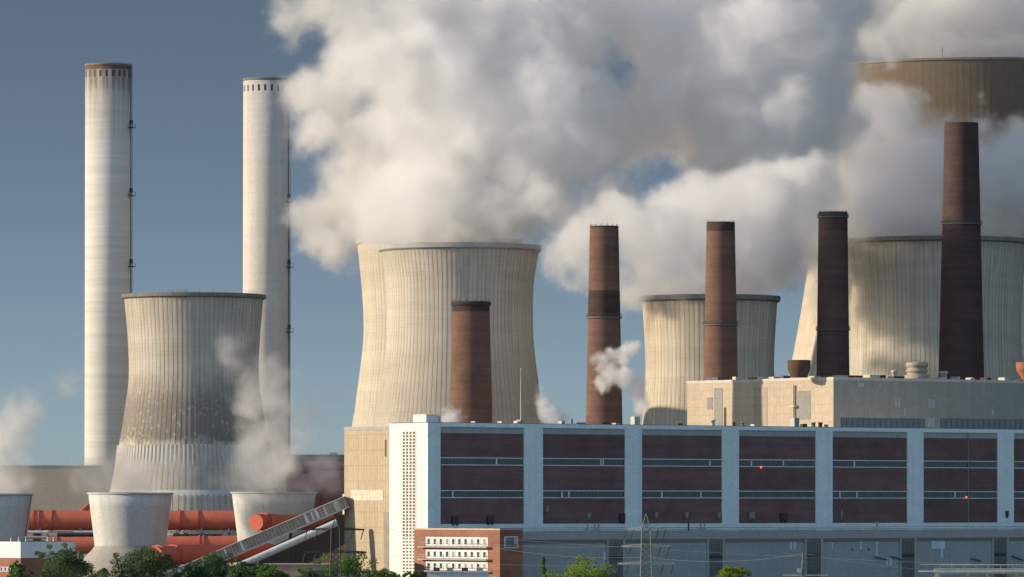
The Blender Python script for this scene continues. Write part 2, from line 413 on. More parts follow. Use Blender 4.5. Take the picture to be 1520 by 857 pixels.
for (p0, p1, q0, q1) in ((1328, 1331, 590, 604), (1333, 1336, 590, 604), (1378, 1382, 592, 606), (1384, 1387, 592, 606), (1273, 1282, 568, 574), (1305, 1307, 570, 577), (1291, 1292, 605, 620),
                       (1342, 1344, 606, 618), (1472, 1475, 608, 618), (1377, 1387, 621, 634)):
    box_part('cladding_panel', ptm, bh, hx(p0, D_B), hx(p1, D_B), D_B-.13, D_B+.1, hz_px(q1, p0, D_B), hz_px(q0, p0, D_B))
# left side: darker grey and tan strips on the wall, pipe run
pdk = mat_streak('darker_grey_strip', (.30, .29, .26), (.22, .21, .19), .4, .02, .5, grid=(1.6, 2.6, .09), gdark=.85)
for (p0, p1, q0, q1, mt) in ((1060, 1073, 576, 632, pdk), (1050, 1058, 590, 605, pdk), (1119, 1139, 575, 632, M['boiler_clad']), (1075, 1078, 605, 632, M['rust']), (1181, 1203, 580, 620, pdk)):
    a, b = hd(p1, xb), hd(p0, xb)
    box_part('wall_strip', mt if mt is not M['boiler_clad'] else mat_streak('darker_tan_strip', (.42, .35, .27), (.33, .27, .2), .4, .02, .5, grid=(1.6, 2.6, .09), gdark=.8), bh, xb-.1, xb+.1, a, b, hz(q1+3, xb, a), hz(q0, xb, a))
pp = MB(); a = hd(1180, xb); pp.tube([(xb-.6, a, hz(640, xb, a)), (xb-.6, a, hz(572, xb, a))], .35, 10)
pp.box(xb-1.4, xb, a-1.2, a+1.2, hz(605, xb, a), hz(602, xb, a)); pp.build('downpipe', M['beige_plain'], bh)
# roof furniture
rnd = random.Random(5)
for px in (1058, 1066, 1095, 1120, 1133, 1150, 1165, 1225, 1210):
    dd = hd(px, xb+4); w = rnd.uniform(1.5, 3.5)
    box_part('roof_light', M['roof_light'] if rnd.random() < .7 else M['roof'], bh, xb+2.5, xb+5.5, dd-w/2, dd+w/2, zb+.3, zb+rnd.uniform(.9, 1.4))
for px in (1247, 1268, 1294, 1307, 1330, 1397, 1418, 1440, 1463, 1490, 1512):
    xx = hx(px, D_B+3); w = rnd.uniform(1.0, 4.2)
    box_part('roof_light', M['roof_light'] if rnd.random() < .75 else M['rust'], bh, xx-w/2, xx+w/2, D_B+1.5, D_B+4.5, zb+.3, zb+rnd.uniform(.8, 1.5))
def exhaust(px, d, prof, mat):
    x = hx(px, d); e = MB(); e.lathe(prof, 28, (x, d, zb+.3)); o = e.build('exhaust_hood', mat, bh); return x, d
xx, dd = exhaust(1186, 50, [(2.6, 0), (2.7, .5), (3.4, 2.6), (3.5, 5.2), (3.3, 5.25), (.01, 4.9)], M['rust'])
xx, dd = exhaust(1361, 48, [(3.7, 0), (3.7, 1.4), (3.0, 1.5), (3.0, 2.2), (3.4, 2.3), (3.4, 3.0), (3.1, 3.1), (3.1, 3.8), (3.4, 3.9), (3.4, 5.2), (.01, 5.6)], mat_plain('buff_hood', (.40, .33, .25), .7, .3, .6))
xx, dd = exhaust(1524, 47, [(1.8, 0), (1.8, 1.6), (3.2, 3.4), (3.4, 6.0), (.01, 6.1)], mat_plain('rusty_orange_hood', (.34, .12, .06), .7))
for px in (1398, 1403, 1327, 1372):
    x = hx(px, D_B+6); t_ = MB(); t_.lathe([(.6, 0), (.6, 1.9), (.9, 2.0), (.9, 2.6), (.01, 2.7)], 14, (x, D_B+6, zb+.3)); t_.build('roof_vent', M['roof_light'], bh)

# ---- brick office block in front of the hall (fit so that it stands clear of the hall)
best = None
for k in range(200):
    dk = -20 - k*.2; xk = hx(742, dk); dback = hd(615, xk)
    if best is None or abs(dback + .6) < abs(best[2] + .6): best = (dk, xk, dback)
DO, XO, DOB = best
XO2 = hx(776, DO)
of = empty('brick_office', (CX0, CY0, 0), TH, 'orange brick office block with three rows of white framed windows and balconies', 'office building')
zo = hz(786.5, XO, DO)
box_part('wall', M['brick_office'], of, XO, XO2, DO, DOB, 0, zo)
box_part('roof', M['roof'], of, XO+.3, XO2-.3, DO+.3, DOB-.3, zo+.004, zo+.1)
cp = MB(); cp.box(XO-.15, XO2+.02, DO-.15, DO+.25, zo-.1, zo+.3); cp.box(XO-.15, XO+.25, DO+.251, DOB, zo-.1, zo+.3); cp.build('coping', mat_plain('buff_coping', (.55, .42, .3)), of)
for row, (q0, q1) in enumerate(((797.5, 811), (816.5, 829.5), (834, 847))):
    a, b = hd(724.5, XO), hd(632.5, XO)
    z1, z0 = hz(q0, XO, (a+b)/2), hz(q1, XO, (a+b)/2)
    box_part('window_surround', M['frame_white'], of, XO-.10, XO+.1, a, b, z0, z1)
    for k in range(10):
        yc = a+(b-a)*(k+.5)/10; ww = (b-a)/10
        w = box_part('window', M['frame_white'], of, XO-.18, XO+.1, yc-ww*.36, yc+ww*.36, z0+.3, z1-.25)
        box_part('pane', M['glass_dark'] if random.Random(row*10+k).random() < .72 else BLIND, w, XO-.2, XO-.1, yc-ww*.20, yc+ww*.20, z0+.5, z1-.5)
    bal = box_part('balcony', M['conc_trim'], of, XO-1.5, XO-.01, a-1.2, b+2.0, z0-.42, z0-.1)
    rl = MB()
    for k in range(9):
        yy = a-1+(b-a+2.6)*k/8; rl.bar((XO-1.4, yy, z0-.1), (XO-1.4, yy, z0+1.0), .07)
    rl.bar((XO-1.4, a-1, z0+1.0), (XO-1.4, b+1.6, z0+1.0), .07); rl.bar((XO-1.4, a-1, z0+.5), (XO-1.4, b+1.6, z0+.5), .05)
    rl.build('railing', M['steel_grey'], bal)
w = box_part('window', M['frame_white'], of, hx(748.5, DO), hx(768.5, DO), DO-.12, DO+.1, hz_px(814, 758, DO), hz_px(796.5, 758, DO))
box_part('pane', M['glass_dark'], w, hx(750, DO), hx(767, DO), DO-.16, DO-.05, hz_px(812.5, 758, DO), hz_px(798, 758, DO))
box_part('blind', mat_plain('pale_curtain', (.4, .48, .5)), w, hx(763, DO), hx(766.6, DO), DO-.17, DO-.1, hz_px(808, 758, DO), hz_px(798.4, 758, DO))

# ---- low annex along the foot of the hall
DA = -14.0
an = empty('workshop_annex', (CX0, CY0, 0), TH, 'long low grey annex with concrete parapet and dark window columns in front of the hall', 'factory building')
xa0 = XO2 + .05; xa1 = LH
zp1, zp0 = hz_px(789, 1000, DA), hz_px(800.5, 1000, DA)
box_part('wall', M['clad_grey'], an, xa0, xa1, DA+.3, -.06, 0, zp1-.3)
box_part('parapet', M['conc_trim'], an, xa0, xa1, DA-.2, DA+.5, zp0, zp1)
box_part('roof', M['roof'], an, xa0+.1, xa1, DA+.51, -.1, zp1-.29, zp1-.1)
box_part('clerestory', M['glass_dark'], an, xa0, xa1, DA+.12, DA+.4, hz_px(805.5, 1000, DA), zp0-.004)
stacks = [(903, 924), (1052, 1072), (1197, 1218), (1338, 1357), (1475, 1494), (1606, 1624)]
gp = M['conc_trim']
for (a, b) in stacks:
    xa_, xb_ = hx(a, DA), hx(b, DA)
    w = box_part('window_column', M['glass_dark'], an, xa_, xb_, DA+.05, DA+.4, 2.0, hz_px(805.7, 1000, DA))
    fm = MB()
    for j in range(1, 5):
        x = xa_+(xb_-xa_)*j/5; fm.box(x-.04, x+.04, DA+.01, DA+.2, 2.0, zp0-1)
    zz = 3.0
    while zz < zp0-1.2: fm.box(xa_+.02, xb_-.02, DA+.012, DA+.2, zz-.04, zz+.04); zz += 1.1
    fm.box(xa_+.02, xb_-.02, DA-.05, DA+.2, hz_px(830, 1000, DA), hz_px(825, 1000, DA))
    fm.build('window_frame', M['steel_dark'], w)
    box_part('pillar', gp, an, xa_-.65, xa_-.02, DA-.15, DA+.4, 0, zp0-.01)
    box_part('pillar', gp, an, xb_+.02, xb_+.95, DA-.15, DA+.4, 0, zp0-.01)
pale = mat_plain('pale_blue_board', (.55, .66, .72), .6)
for (p0, p1, q0, q1) in ((1383, 1403, 802, 815), (1397.5, 1400.5, 815, 828), (1277, 1280, 804, 816), (1301.5, 1303.5, 804, 826), (1316, 1318.5, 828, 840), (1321.5, 1324, 828, 840),
                       (1173.5, 1176, 804, 816), (1179, 1182, 804, 817), (896.5, 899.5, 819, 832), (1236, 1237.5, 805, 815)):
    box_part('wall_board', pale, an, hx(p0, DA), hx(p1, DA), DA+.15, DA+.36, hz_px(q1, p0, DA), hz_px(q0, p0, DA))
for (p0, q0, p1, q1) in ((1299, 827, 1316, 831.5), (1322, 826, 1338, 831.5), (1441, 829, 1455, 833.5), (1502, 826, 1518, 832)):
    cb = MB(); cb.bar((hx(p0, DA), DA-.3, hz_px(q0, p0, DA)), (hx(p1, DA), DA-.3, hz_px(q1, p1, DA)), .35, .3); cb.bar((hx(p0, DA), DA-.3, hz_px(q0, p0, DA)), (hx(p0, DA), DA+.35, hz_px(q0, p0, DA)), .15); cb.bar((hx(p1, DA), DA-.3, hz_px(q1, p1, DA)), (hx(p1, DA), DA+.35, hz_px(q1, p1, DA)), .15)
    cb.build('slanted_bracket', M['steel_dark'], an)
for p in (1266, 1290):
    box_part('wall_vent', M['steel_dark'], an, hx(p, DA)-.25, hx(p, DA)+.25, DA+.05, DA+.35, hz_px(817, p, DA), hz_px(814.5, p, DA))
pr = MB()
for zq, rr in ((785.0, .22), (787.4, .16)):
    pr.tube([(xa0+2, DA+3, hz_px(zq, 1000, DA+3)), (xa1, DA+3, hz_px(zq, 1000, DA+3))], rr, 8)
x = xa0+3
while x < xa1: pr.box(x-.08, x+.08, DA+2.9, DA+3.1, zp1-.1, zp1+.9); x += 6
pr.build('roof_pipes', M['pilaster'], an)
for (px, c) in ((872, M['steel_pale']), (883, M['steel_pale']), (889, M['steel_pale']), (1022, M['rust']), (1040, M['steel_pale']), (1046, M['steel_pale']), (1302, M['steel_pale'])):
    x = hx(px, DA+2); v = MB(); h = 2.2 if px != 1302 else 2.6
    v.lathe([(.22, 0), (.22, h), (.32, h+.05), (.01, h+.3)], 10, (x, DA+2, zp1-.1)); v.build('vent_pipe', c, an)

# ------------------------------------------------------------------ chimneys
def rings_interp(prof, n):
    ys = [p[0] for p in prof]; hs_ = [p[1] for p in prof]
    out = []
    for i in range(n+1):
        y = ys[0] + (ys[-1]-ys[0])*i/n
        k = max(0, min(len(ys)-2, next((j for j in range(len(ys)-1) if ys[j+1] >= y), len(ys)-2)))
        t = (y-ys[k])/(ys[k+1]-ys[k])
        p0 = hs_[k-1] if k > 0 else 2*hs_[k]-hs_[k+1]; p3 = hs_[k+2] if k+2 < len(hs_) else 2*hs_[k+1]-hs_[k]
        p1, p2 = hs_[k], hs_[k+1]
        d1 = (p2-p0)/2; d2 = (p3-p1)/2
        v = (2*t**3-3*t*t+1)*p1+(t**3-2*t*t+t)*d1+(-2*t**3+3*t*t)*p2+(t**3-t*t)*d2
        out.append((y, v))
    return out

def ladder(mb, x, y, z0, z1, w=.6, dirx=1):
    mb.bar((x, y-w/2, z0), (x, y-w/2, z1), .12); mb.bar((x, y+w/2, z0), (x, y+w/2, z1), .12)
    mb.bar((x+.7*dirx, y, z0), (x+.7*dirx, y, z1), .1)
    z = z0
    while z < z1: mb.bar((x, y-w/2, z), (x, y+w/2, z), .06); z += 1.2

rust_top = NT('rust_stained_chimney_concrete')
def rusty_chimney_mat(H):
    t = rust_top
    x, y, z = t.sep()
    nb = t.noise(1.0, 3, .7, t.map((.01, .01, .3)))
    st = t.noise(.7, 6, .7, t.map((1, 1, .03)))
    base = t.mix(1.0, (.60, .56, .50), t.ramp(nb, [(.3, .84), (.7, 1.06)]), 'MULTIPLY')
    dz = t.math('SUBTRACT', H, z)
    # soiled collar just under the mouth, with long streaks running down from it
    cap_ = t.ramp(t.math('DIVIDE', dz, 40.0), [(.0, 1.0), (.20, .95), (.30, .5), (.9, 0.0)])
    stf = t.math('MULTIPLY', cap_, t.ramp(st, [(.38, .25), (.62, 1.3)]), clamp=True)
    col = t.mix(t.math('MULTIPLY', stf, .8), base, (.15, .095, .065))
    ring = t.ramp(t.math('DIVIDE', dz, 40.0), [(.0, 1.0), (.055, 1.0), (.065, 0.0)])
    col = t.mix(t.math('MULTIPLY', ring, .85), col, (.13, .055, .038))
    return t.done(col, .9)

def white_chimney(px0, px1, pytop, Y, label, rusty):
    half = (px1-px0)/2; cx = (px0+px1)/2; Rr = half*Y/F; H = PZ(pytop, Y)
    e = empty('concrete_chimney', (PX(cx, Y), Y, 0), 0, label, 'chimney', 'pale concrete chimneys')
    s = MB(); s.lathe([(Rr*1.02, 0), (Rr*1.0, H*.5), (Rr*.985, H), (Rr*.985-.8, H), (Rr*.9-.8, H-25)], 96); s.build('shaft', rusty_chimney_mat(H) if rusty else M['conc_white'], e)
    rm = MB(); rm.lathe([(Rr*.985, H-.9), (Rr*.985+.25, H-.8), (Rr*.985+.25, H+.15), (Rr*.985-.9, H+.15)], 96); rm.build('rim', M['rim_dark'], e)
    zo_ = H - 2.4*Y/F*4.2
    n = 22
    for k in range(n):
        t = 2*math.pi*(k+.5)/n; a = Matrix.Rotation(t, 4, 'Z'); zq = PZ(pytop+14, Y)
        b = MB(); b.box(Rr*.985-.5, Rr*.985+.06, -.45, .45, zq-1.5, zq+1.2)
        b.v = [tuple(a @ Vector(v)) for v in b.v]; b.build('flue_opening', M['steel_dark'], e)
    ld = MB(); t = R(-6); ladder(ld, Rr+.2, -.6, 20, H-1)
    ld.build('ladder', M['steel_dark'], e).rotation_euler.z = R(-14)
    zs = (190, 291, 396) if rusty else (300, 397, 493)
    for q in zs:
        zq = PZ(q, Y); p = MB(); p.box(Rr*.97, Rr+1.7, -3.2, 1.4, zq-.25, zq)
        for (xx, yy) in ((Rr+1.6, -3.1), (Rr+1.6, 1.3), (Rr+.3, -3.1)): p.bar((xx, yy, zq), (xx, yy, zq+1.3), .12)
        p.bar((Rr+1.6, -3.1, zq+1.3), (Rr+1.6, 1.3, zq+1.3), .12); p.bar((Rr+.2, -3.1, zq+1.3), (Rr+1.6, -3.1, zq+1.3), .12)
        p.box(Rr*.98, Rr+.9, -1.5, 0, zq+1.4, zq+3.0)
        p.build('platform', M['steel_dark'], e).rotation_euler.z = R(-14)
    return e
white_chimney(126, 196, 96.5, 2250, 'pale concrete chimney with rust-brown stained mouth, standing apart at the far left', True)
wc = white_chimney(360.5, 430, 118, 2292, 'pale clean concrete chimney with dark openings at its mouth, its top brushed by steam', False)
cd = MB(); Rr = 34.7*2292/F; cd.tube([(Rr*.99, -1.9, 30), (Rr*.99, -1.9, PZ(318, 2292)), (Rr*.975, -1.9, PZ(312, 2292))], .55, 8); cd.build('cable_duct', M['conc_white'], wc)

def brick_chimney(prof, cx, Y, label, gallery=None, soot_to=None, cap=None, mats=('brick_stack', 'brick_soot')):
    """prof: [(py, half width px)] from the mouth down"""
    e = empty('brick_chimney', (PX(cx, Y), Y, 0), 0, label, 'chimney', 'brick chimneys')
    P = [(PZ(y, Y), h*Y/F) for (y, h) in prof]
    (zT, rT), (zB, rB) = P[0], P[-1]
    rz = lambda z: rT + (rB-rT)*(zT-z)/(zT-zB)
    zs_ = PZ(soot_to, Y) if soot_to else zT
    s = MB(); s.lathe([(rz(0), 0)] + [(rz(z), z) for z in np.linspace(20, zs_, 8)], 72); s.build('shaft', M[mats[0]], e)
    if soot_to:
        s = MB(); s.lathe([(rz(zs_), zs_), (rT, zT), (rT-.7, zT), (rT-.8, zT-8)], 72); s.build('upper_shaft', M[mats[1]], e)
    else:
        s = MB(); s.lathe([(rT+.02, zT-.6), (rT+.02, zT), (rT-.7, zT), (rT-.8, zT-8)], 72); s.build('mouth', M[mats[1]], e)
    cr = MB()
    for k in range(14):
        t = 2*math.pi*k/14; cr.bar((rT*.96*math.cos(t), rT*.96*math.sin(t), zT), (rT*.96*math.cos(t), rT*.96*math.sin(t), zT+.7), .14)
    cr.build('lightning_rods', M['steel_dark'], e)
    if cap:
        zc = PZ(cap, Y); r = rz(zc); s = MB(); s.lathe([(r+.01, zc-.5), (r+.5, zc), (r+.5, zT-.1), (r-.2, zT-.1)], 72); s.build('corbel', M[mats[1]], e)
    for q in (gallery or ()):
        zq = PZ(q, Y); r = rz(zq)
        gq = MB(); gq.lathe([(r-.05, zq-.45), (r+.5, zq-.4), (r+.5, zq), (r-.05, zq)], 48, smooth=False)
        for k in range(28):
            t = 2*math.pi*k/28; c, s_ = math.cos(t), math.sin(t)
            gq.bar(((r+.45)*c, (r+.45)*s_, zq), ((r+.45)*c, (r+.45)*s_, zq+1.0), .07)
        for hh in (.5, 1.0): gq.lathe([(r+.4, zq+hh-.05), (r+.5, zq+hh-.05), (r+.5, zq+hh+.05), (r+.4, zq+hh+.05)], 48, close=True)
        gq.build('gallery', M['steel_mid'], e)
    return e
brick_chimney([(448, 27.5), (625, 32)], 699, 1650, 'stout short brick chimney with sooty mouth, in front of the twin cooling towers', soot_to=463, cap=453)
brick_chimney([(336, 21.3), (628, 27.2)], 896.8, 1700, 'brick chimney with railed gallery and dark band, behind the small curling steam wisp', gallery=(471,), soot_to=None)
brick_chimney([(330, 21), (566, 25.5)], 1069.8, 1760, 'brick chimney with sooty mouth in front of the small pale cooling tower', gallery=(482,), soot_to=344)
brick_chimney([(315, 21.5), (560, 24.5)], 1236.5, 1912, 'dark brick chimney with black top and two galleries, between two cooling towers', gallery=(322, 489), soot_to=344, mats=('brick_mid', 'brick_soot'))
brick_chimney([(183, 25), (566, 34)], 1427, 1922, 'tallest brick chimney with shade painted into its brick, in front of the wide grey cooling tower', gallery=(332,), soot_to=None, mats=('brick_shaded', 'brick_soot'))
for o in [o for o in bpy.data.objects if o.name.startswith('brick_chimney')][1:2]:   # the dark repaired band of the second chimney
    Y = 1700; rz = lambda py: (21.3+(27.2-21.3)*(py-336)/(628-336))*Y/F
    b = MB(); b.lathe([(rz(470)+.03, PZ(470, Y)), (rz(432)+.03, PZ(432, Y))], 72); b.build('dark_band', M['brick_soot'], o)

# ------------------------------------------------------------------ cooling towers
def tower_mat(name, c, dark, H, ribs_n, bands=(), speck=False, amt=.5, top_dirt=.5, lit=None):
    t = NT(name); x, y, z = t.sep()
    st = t.noise(.5, 7, .7, t.map((1, 1, .03)))
    bl = t.noise(.06, 5, .6)
    col = t.mix(t.math('MULTIPLY', t.ramp(st, [(.40, 0.0), (.70, 1.0)]), amt), c, dark)
    col = t.mix(t.ramp(bl, [(.40, .4), (.62, 0.0)]), col, t.mix(.5, c, dark))
    # lift rings left by the climbing formwork
    fr = t.math('FRACT', t.math('DIVIDE', z, 1.35))
    col = t.mix(1.0, col, t.ramp(fr, [(0.0, .82), (.12, 1.0)]), 'MULTIPLY')
    # joints beside each rib, with the rib's shadow line painted into them
    an_ = t.math('FRACT', t.math('MULTIPLY', t.math('ADD', t.math('ARCTAN2', y, x), 6.28319), ribs_n/6.28319))
    col = t.mix(1.0, col, t.ramp(an_, [(0.0, .66), (.10, .76), (.16, 1.0), (.9, 1.0), (1.0, .7)]), 'MULTIPLY')
    nb = t.noise(1.0, 3, .7, t.map((.02, .02, .2)))
    col = t.mix(1.0, col, t.ramp(nb, [(.3, .88), (.7, 1.06)]), 'MULTIPLY')
    # grime that runs down from the rim
    dz = t.math('DIVIDE', t.math('SUBTRACT', H, z), H)
    tp = t.math('MULTIPLY', t.ramp(dz, [(0.0, 1.0), (.22, 0.0)]), t.ramp(t.noise(.35, 6, .7, t.map((1, 1, .05))), [(.35, 0.0), (.65, 1.0)]))
    col = t.mix(t.math('MULTIPLY', tp, top_dirt), col, dark)
    for (za, zb_, strength, colr) in bands:
        mid = t.math('DIVIDE', t.math('SUBTRACT', z, za), zb_-za)
        mid = t.math('ADD', mid, t.math('MULTIPLY', t.math('SUBTRACT', t.noise(.25, 6, .7), .5), .5))
        mk = t.ramp(mid, [(0.0, 0.0), (.12, 1.0), (.55, .85), (1.0, 0.0)])
        col = t.mix(t.math('MULTIPLY', mk, strength), col, colr)
        if speck:
            v = t.n.new("ShaderNodeTexVoronoi"); v.inputs['Scale'].default_value = .55
            t.l.new(t.tc.outputs['Object'], v.inputs['Vector'])
            sp = t.math('MULTIPLY', t.ramp(v.outputs['Distance'], [(.26, 1.0), (.36, 0.0)]), t.ramp(t.noise(.13, 3, .6), [(.44, 0.0), (.52, 1.0)]))
            col = t.mix(t.math('MULTIPLY', t.math('MULTIPLY', sp, mk), .38), col, (.55, .52, .47))
    return t.done(col, .92)

def cooling_tower(cx, Y, prof, label, ribs, mat, rim=(1.6, .8), rim_mat='rim_dark', nr=46, rib_h=.08, group='hyperbolic cooling towers', extra=None, name='cooling_tower'):
    e = empty(name, (PX(cx, Y), Y, 0), 0, label, 'cooling tower', group)
    pr_ = [(PZ(y, Y), h*Y/F) for (y, h) in rings_interp(prof, nr)]
    zT, rT = pr_[0]
    if pr_[-1][0] > 9:                          # down to the air inlet 9 m above the ground
        z1, r1 = pr_[-1]; z0, r0 = pr_[-4]
        sl_ = (r1-r0)/(z0-z1)
        for k in range(1, 7):
            z = z1+(9-z1)*k/6; pr_.append((z, r1+sl_*(z1-z)))
    ang = []
    for k in range(ribs):
        b = 2*math.pi*k/ribs; w = 2*math.pi/ribs
        ang += [(b, 0), (b+w*.04, rib_h), (b+w*.30, rib_h), (b+w*.34, 0)]
    n = len(ang); v = []; f = []
    for (z, r) in pr_:
        for (a, h) in ang: v.append(((r+h)*math.cos(a), (r+h)*math.sin(a), z))
    m_ = len(pr_)
    for i in range(m_-1):
        for k in range(n): f.append((i*n+k, (i+1)*n+k, (i+1)*n+(k+1) % n, i*n+(k+1) % n))
    s = MB(); s.add(v, f)
    s.lathe([(pr_[-1][1]-.1, pr_[-1][0])] + [(r-.7, z) for (z, r) in reversed(pr_)] + [(rT+.05, zT)], 96)
    s.build('shell', mat, e)
    rh, rw = rim
    rm = MB(); rm.lathe([(rT-.7, zT-rh*.2), (rT+.1, zT-rh), (rT+rw, zT-rh*.75), (rT+rw, zT+.1), (rT-.75, zT+.1)], 128, smooth=False, close=True)
    rm.build('rim', M[rim_mat], e)
    lg = MB(); rb = pr_[-1][1]-.4; zb_ = pr_[-1][0]+.3; k_n = 36
    for k in range(k_n):
        a0 = 2*math.pi*k/k_n; 
        for sg in (-1, 1):
            a1 = a0 + sg*math.pi/k_n
            lg.bar((rb*1.04*math.cos(a0), rb*1.04*math.sin(a0), 0), (rb*math.cos(a1), rb*math.sin(a1), zb_), .9)
    lg.build('raker_columns', M['conc_trim'], e)
    return e, pr_

WARM = (.58, .53, .445); DK = (.25, .215, .165)
YA = 1880
tA, prA = cooling_tower(287.8, YA, [(438.5, 103.5), (450, 102), (496, 98), (547, 96), (573, 97.2), (598, 100.8), (624, 104.6), (649, 108.6), (661, 111)],
    'dirty ribbed cooling tower with dark speckled waist and pale corrugated skirt, between two white chimneys', 88,
    tower_mat('soiled_tower_concrete', WARM, (.24, .20, .15), PZ(439, YA), 88, [(PZ(664, YA), PZ(545, YA), .8, (.15, .13, .105))], True), rim=(1.5, .9))
# skirt and footing ring of that tower
sk = MB(); n = 110
za, zb_, ra, rb = PZ(661.5, YA), PZ(727, YA), 111.6*YA/F, 120.5*YA/F
v = []; f = []
for i, (z, r) in enumerate(((za, ra), ((za+zb_)/2, (ra+rb)/2-.2), (zb_, rb))):
    for k in range(n):
        for (q, h) in ((0, .2), (.22, .5), (.5, .5), (.72, .2)):
            a = 2*math.pi*(k+q)/n; v.append(((r+h)*math.cos(a), (r+h)*math.sin(a), z))
nn = n*4
for i in range(2):
    for k in range(nn): f.append((i*nn+k, (i+1)*nn+k, (i+1)*nn+(k+1) % nn, i*nn+(k+1) % nn))
sk.add(v, f); sk.build('corrugated_skirt', mat_streak('pale_corrugated_skirt', (.56, .53, .48), (.34, .31, .28), .5, .03, .6), tA)
ft = MB(); ft.lathe([(rb+.1, zb_-.02), (rb+1.0, zb_-.3), (124*YA/F+.6, PZ(758, YA)), (128*YA/F, 9), (126*YA/F, 8)], 96); ft.build('inlet_ring', M['conc_grey'], tA)
rl = MB(); rr = prA[0][1]+.4; zt_ = prA[0][0]
for (a0, a1) in ((-115, -60), (-100, -92), (-40, -25)):
    for k in range(6):
        a = R(a0+(a1-a0)*k/5); rl.bar((rr*math.cos(a), rr*math.sin(a), zt_), (rr*math.cos(a), rr*math.sin(a), zt_+1.1), .1)
rl.build('rim_railing', M['steel_dark'], tA)

YB = 2000
cooling_tower(682.3, YB, [(366, 118.5), (382, 115.6), (420, 109.7), (475, 108.4), (511, 110), (547, 114), (583, 119), (619, 124.5), (700, 139)],
    'large cream ribbed cooling tower whose steam fills the sky, front one of an overlapping pair', 104,
    tower_mat('cream_tower_concrete', WARM, (.30, .25, .19), PZ(362, YB), 104, [(PZ(640, YB), PZ(488, YB), .4, (.32, .275, .22))]), rim=(2.1, .8), rim_mat='conc_trim')
YB2 = 2140
cooling_tower(651.5, YB2, [(357, 121), (384, 118.5), (438, 113.5), (482, 111.5), (511, 112.6), (547, 116.5), (583, 121.5), (619, 126.8), (700, 142)],
    'cream cooling tower mostly hidden behind the large ribbed tower, only its left flank showing', 104,
    tower_mat('pale_tower_concrete', (.58, .52, .42), (.36, .3, .23), PZ(355, YB2), 104), rim=(1.8, .5), rim_mat='conc_trim')
YC = 1920
cooling_tower(1053.5, YC, [(441, 101.3), (449, 99.8), (489, 97.2), (531, 95.4), (552, 95.2), (594, 97.5), (628, 100.5), (700, 110)],
    'smaller pale cooling tower with dark rim and rust streaks, behind the chimney with sooty mouth', 84,
    tower_mat('streaked_tower_concrete', (.60, .53, .42), (.30, .23, .15), PZ(438, YC), 84, amt=.75, top_dirt=.8), rim=(2.0, .9))
YD = 2110
cooling_tower(1388, YD, [(357, 137), (369, 134.3), (420, 129.5), (470, 127.5), (510, 127.5), (560, 130), (620, 137), (700, 150)],
    'wide grey ribbed cooling tower behind the tallest brick chimney, shaded by steam', 120,
    tower_mat('grey_tower_concrete', (.54, .50, .42), (.26, .23, .18), PZ(352, YD), 120, amt=.65), rim=(1.9, .9))
YF = 2350
tF, prF = cooling_tower(1442, YF, [(105, 238), (150, 233), (220, 231), (300, 234), (390, 242), (470, 254), (560, 271), (640, 289), (720, 308)],
    'giant cooling tower far behind, brown rim standing above all the steam', 150,
    tower_mat('ochre_tower_concrete', (.56, .49, .39), (.36, .30, .22), PZ(105, YF), 150, [(PZ(300, YF), PZ(300, YF)+(PZ(105, YF)-PZ(300, YF))*1.9, 1.0, (.125, .09, .06))], top_dirt=.4), rim=(1.2, .4), rib_h=.03, nr=60)
aer = MB(); a = R(-105); r = prF[0][1]; 
aer.tube([(r*math.cos(a), r*math.sin(a), prF[0][0]), (r*math.cos(a), r*math.sin(a), prF[0][0]+4.6)], .12, 8); aer.bar((r*math.cos(a)-.8, r*math.sin(a), prF[0][0]+3.4), (r*math.cos(a)+.8, r*math.sin(a), prF[0][0]+3.4), .12)
aer.build('rim_aerial', M['steel_dark'], tF)

# small towers: a cup that narrows downward on a flared foot
def small_tower(cx, Y, pyt, label, with_ladder=False):
    e = empty('small_cooling_tower', (PX(cx, Y), Y, 0), 0, label, 'cooling tower', 'small cup-shaped cooling towers')
    z = lambda q: PZ(q, Y); h = lambda w: w*Y/F
    up = MB(); up.lathe([(h(53), z(pyt+79)), (h(55), z(pyt+60)), (h(57.5), z(pyt+40)), (h(60), z(pyt+20)), (h(62.3), z(pyt+2)), (h(61), z(pyt+2)), (h(52), z(pyt+79))], 96); up.build('shell', M['conc_grey'], e)
    rm = MB(); rm.lathe([(h(62.2), z(pyt+3)), (h(64.5), z(pyt+1.8)), (h(64.5), z(pyt)), (h(61), z(pyt)), (h(60.8), z(pyt+3))], 96, smooth=False); rm.build('rim', M['conc_grey'], e)
    ft = MB(); ft.lathe([(h(53.3), z(pyt+79)), (h(53.4), z(pyt+80)), (h(57), z(pyt+85)), (h(67), z(pyt+95)), (h(76), z(pyt+108)), (h(90), z(pyt+135)), (h(96), 0)], 96)
    ft.build('flared_foot', mat_streak('foot_concrete', (.40, .37, .33), (.26, .24, .21), .4, .05, .6), e)
    if with_ladder:
        ld = MB(); a = R(-20)
        p0 = Vector((h(54)*math.cos(a), h(54)*math.sin(a), z(pyt+75))); p1 = Vector((h(65)*math.cos(a), h(65)*math.sin(a), z(pyt+2)))
        for d in (-.4, .4): ld.bar(p0+Vector((.3, d, 0)), p1+Vector((.3, d, 0)), .12)
        for k in range(20):
            q = p0.lerp(p1, k/19); ld.bar(q+Vector((.3, -.4, 0)), q+Vector((.9, 0, 0)), .08); ld.bar(q+Vector((.3, .4, 0)), q+Vector((.9, 0, 0)), .08)
        ld.build('ladder', M['steel_dark'], e)
    return e
YS = 1700
small_tower(-14.5, 1630, 733, 'small cup-shaped cooling tower with caged ladder, cut by the left edge', True)
small_tower(193.5, 1675, 731.5, 'small cup-shaped cooling tower in front of the dirty ribbed tower')
small_tower(406.5, 1725, 730.5, 'small cup-shaped cooling tower directly above the sloping conveyor, wrapped in steam')

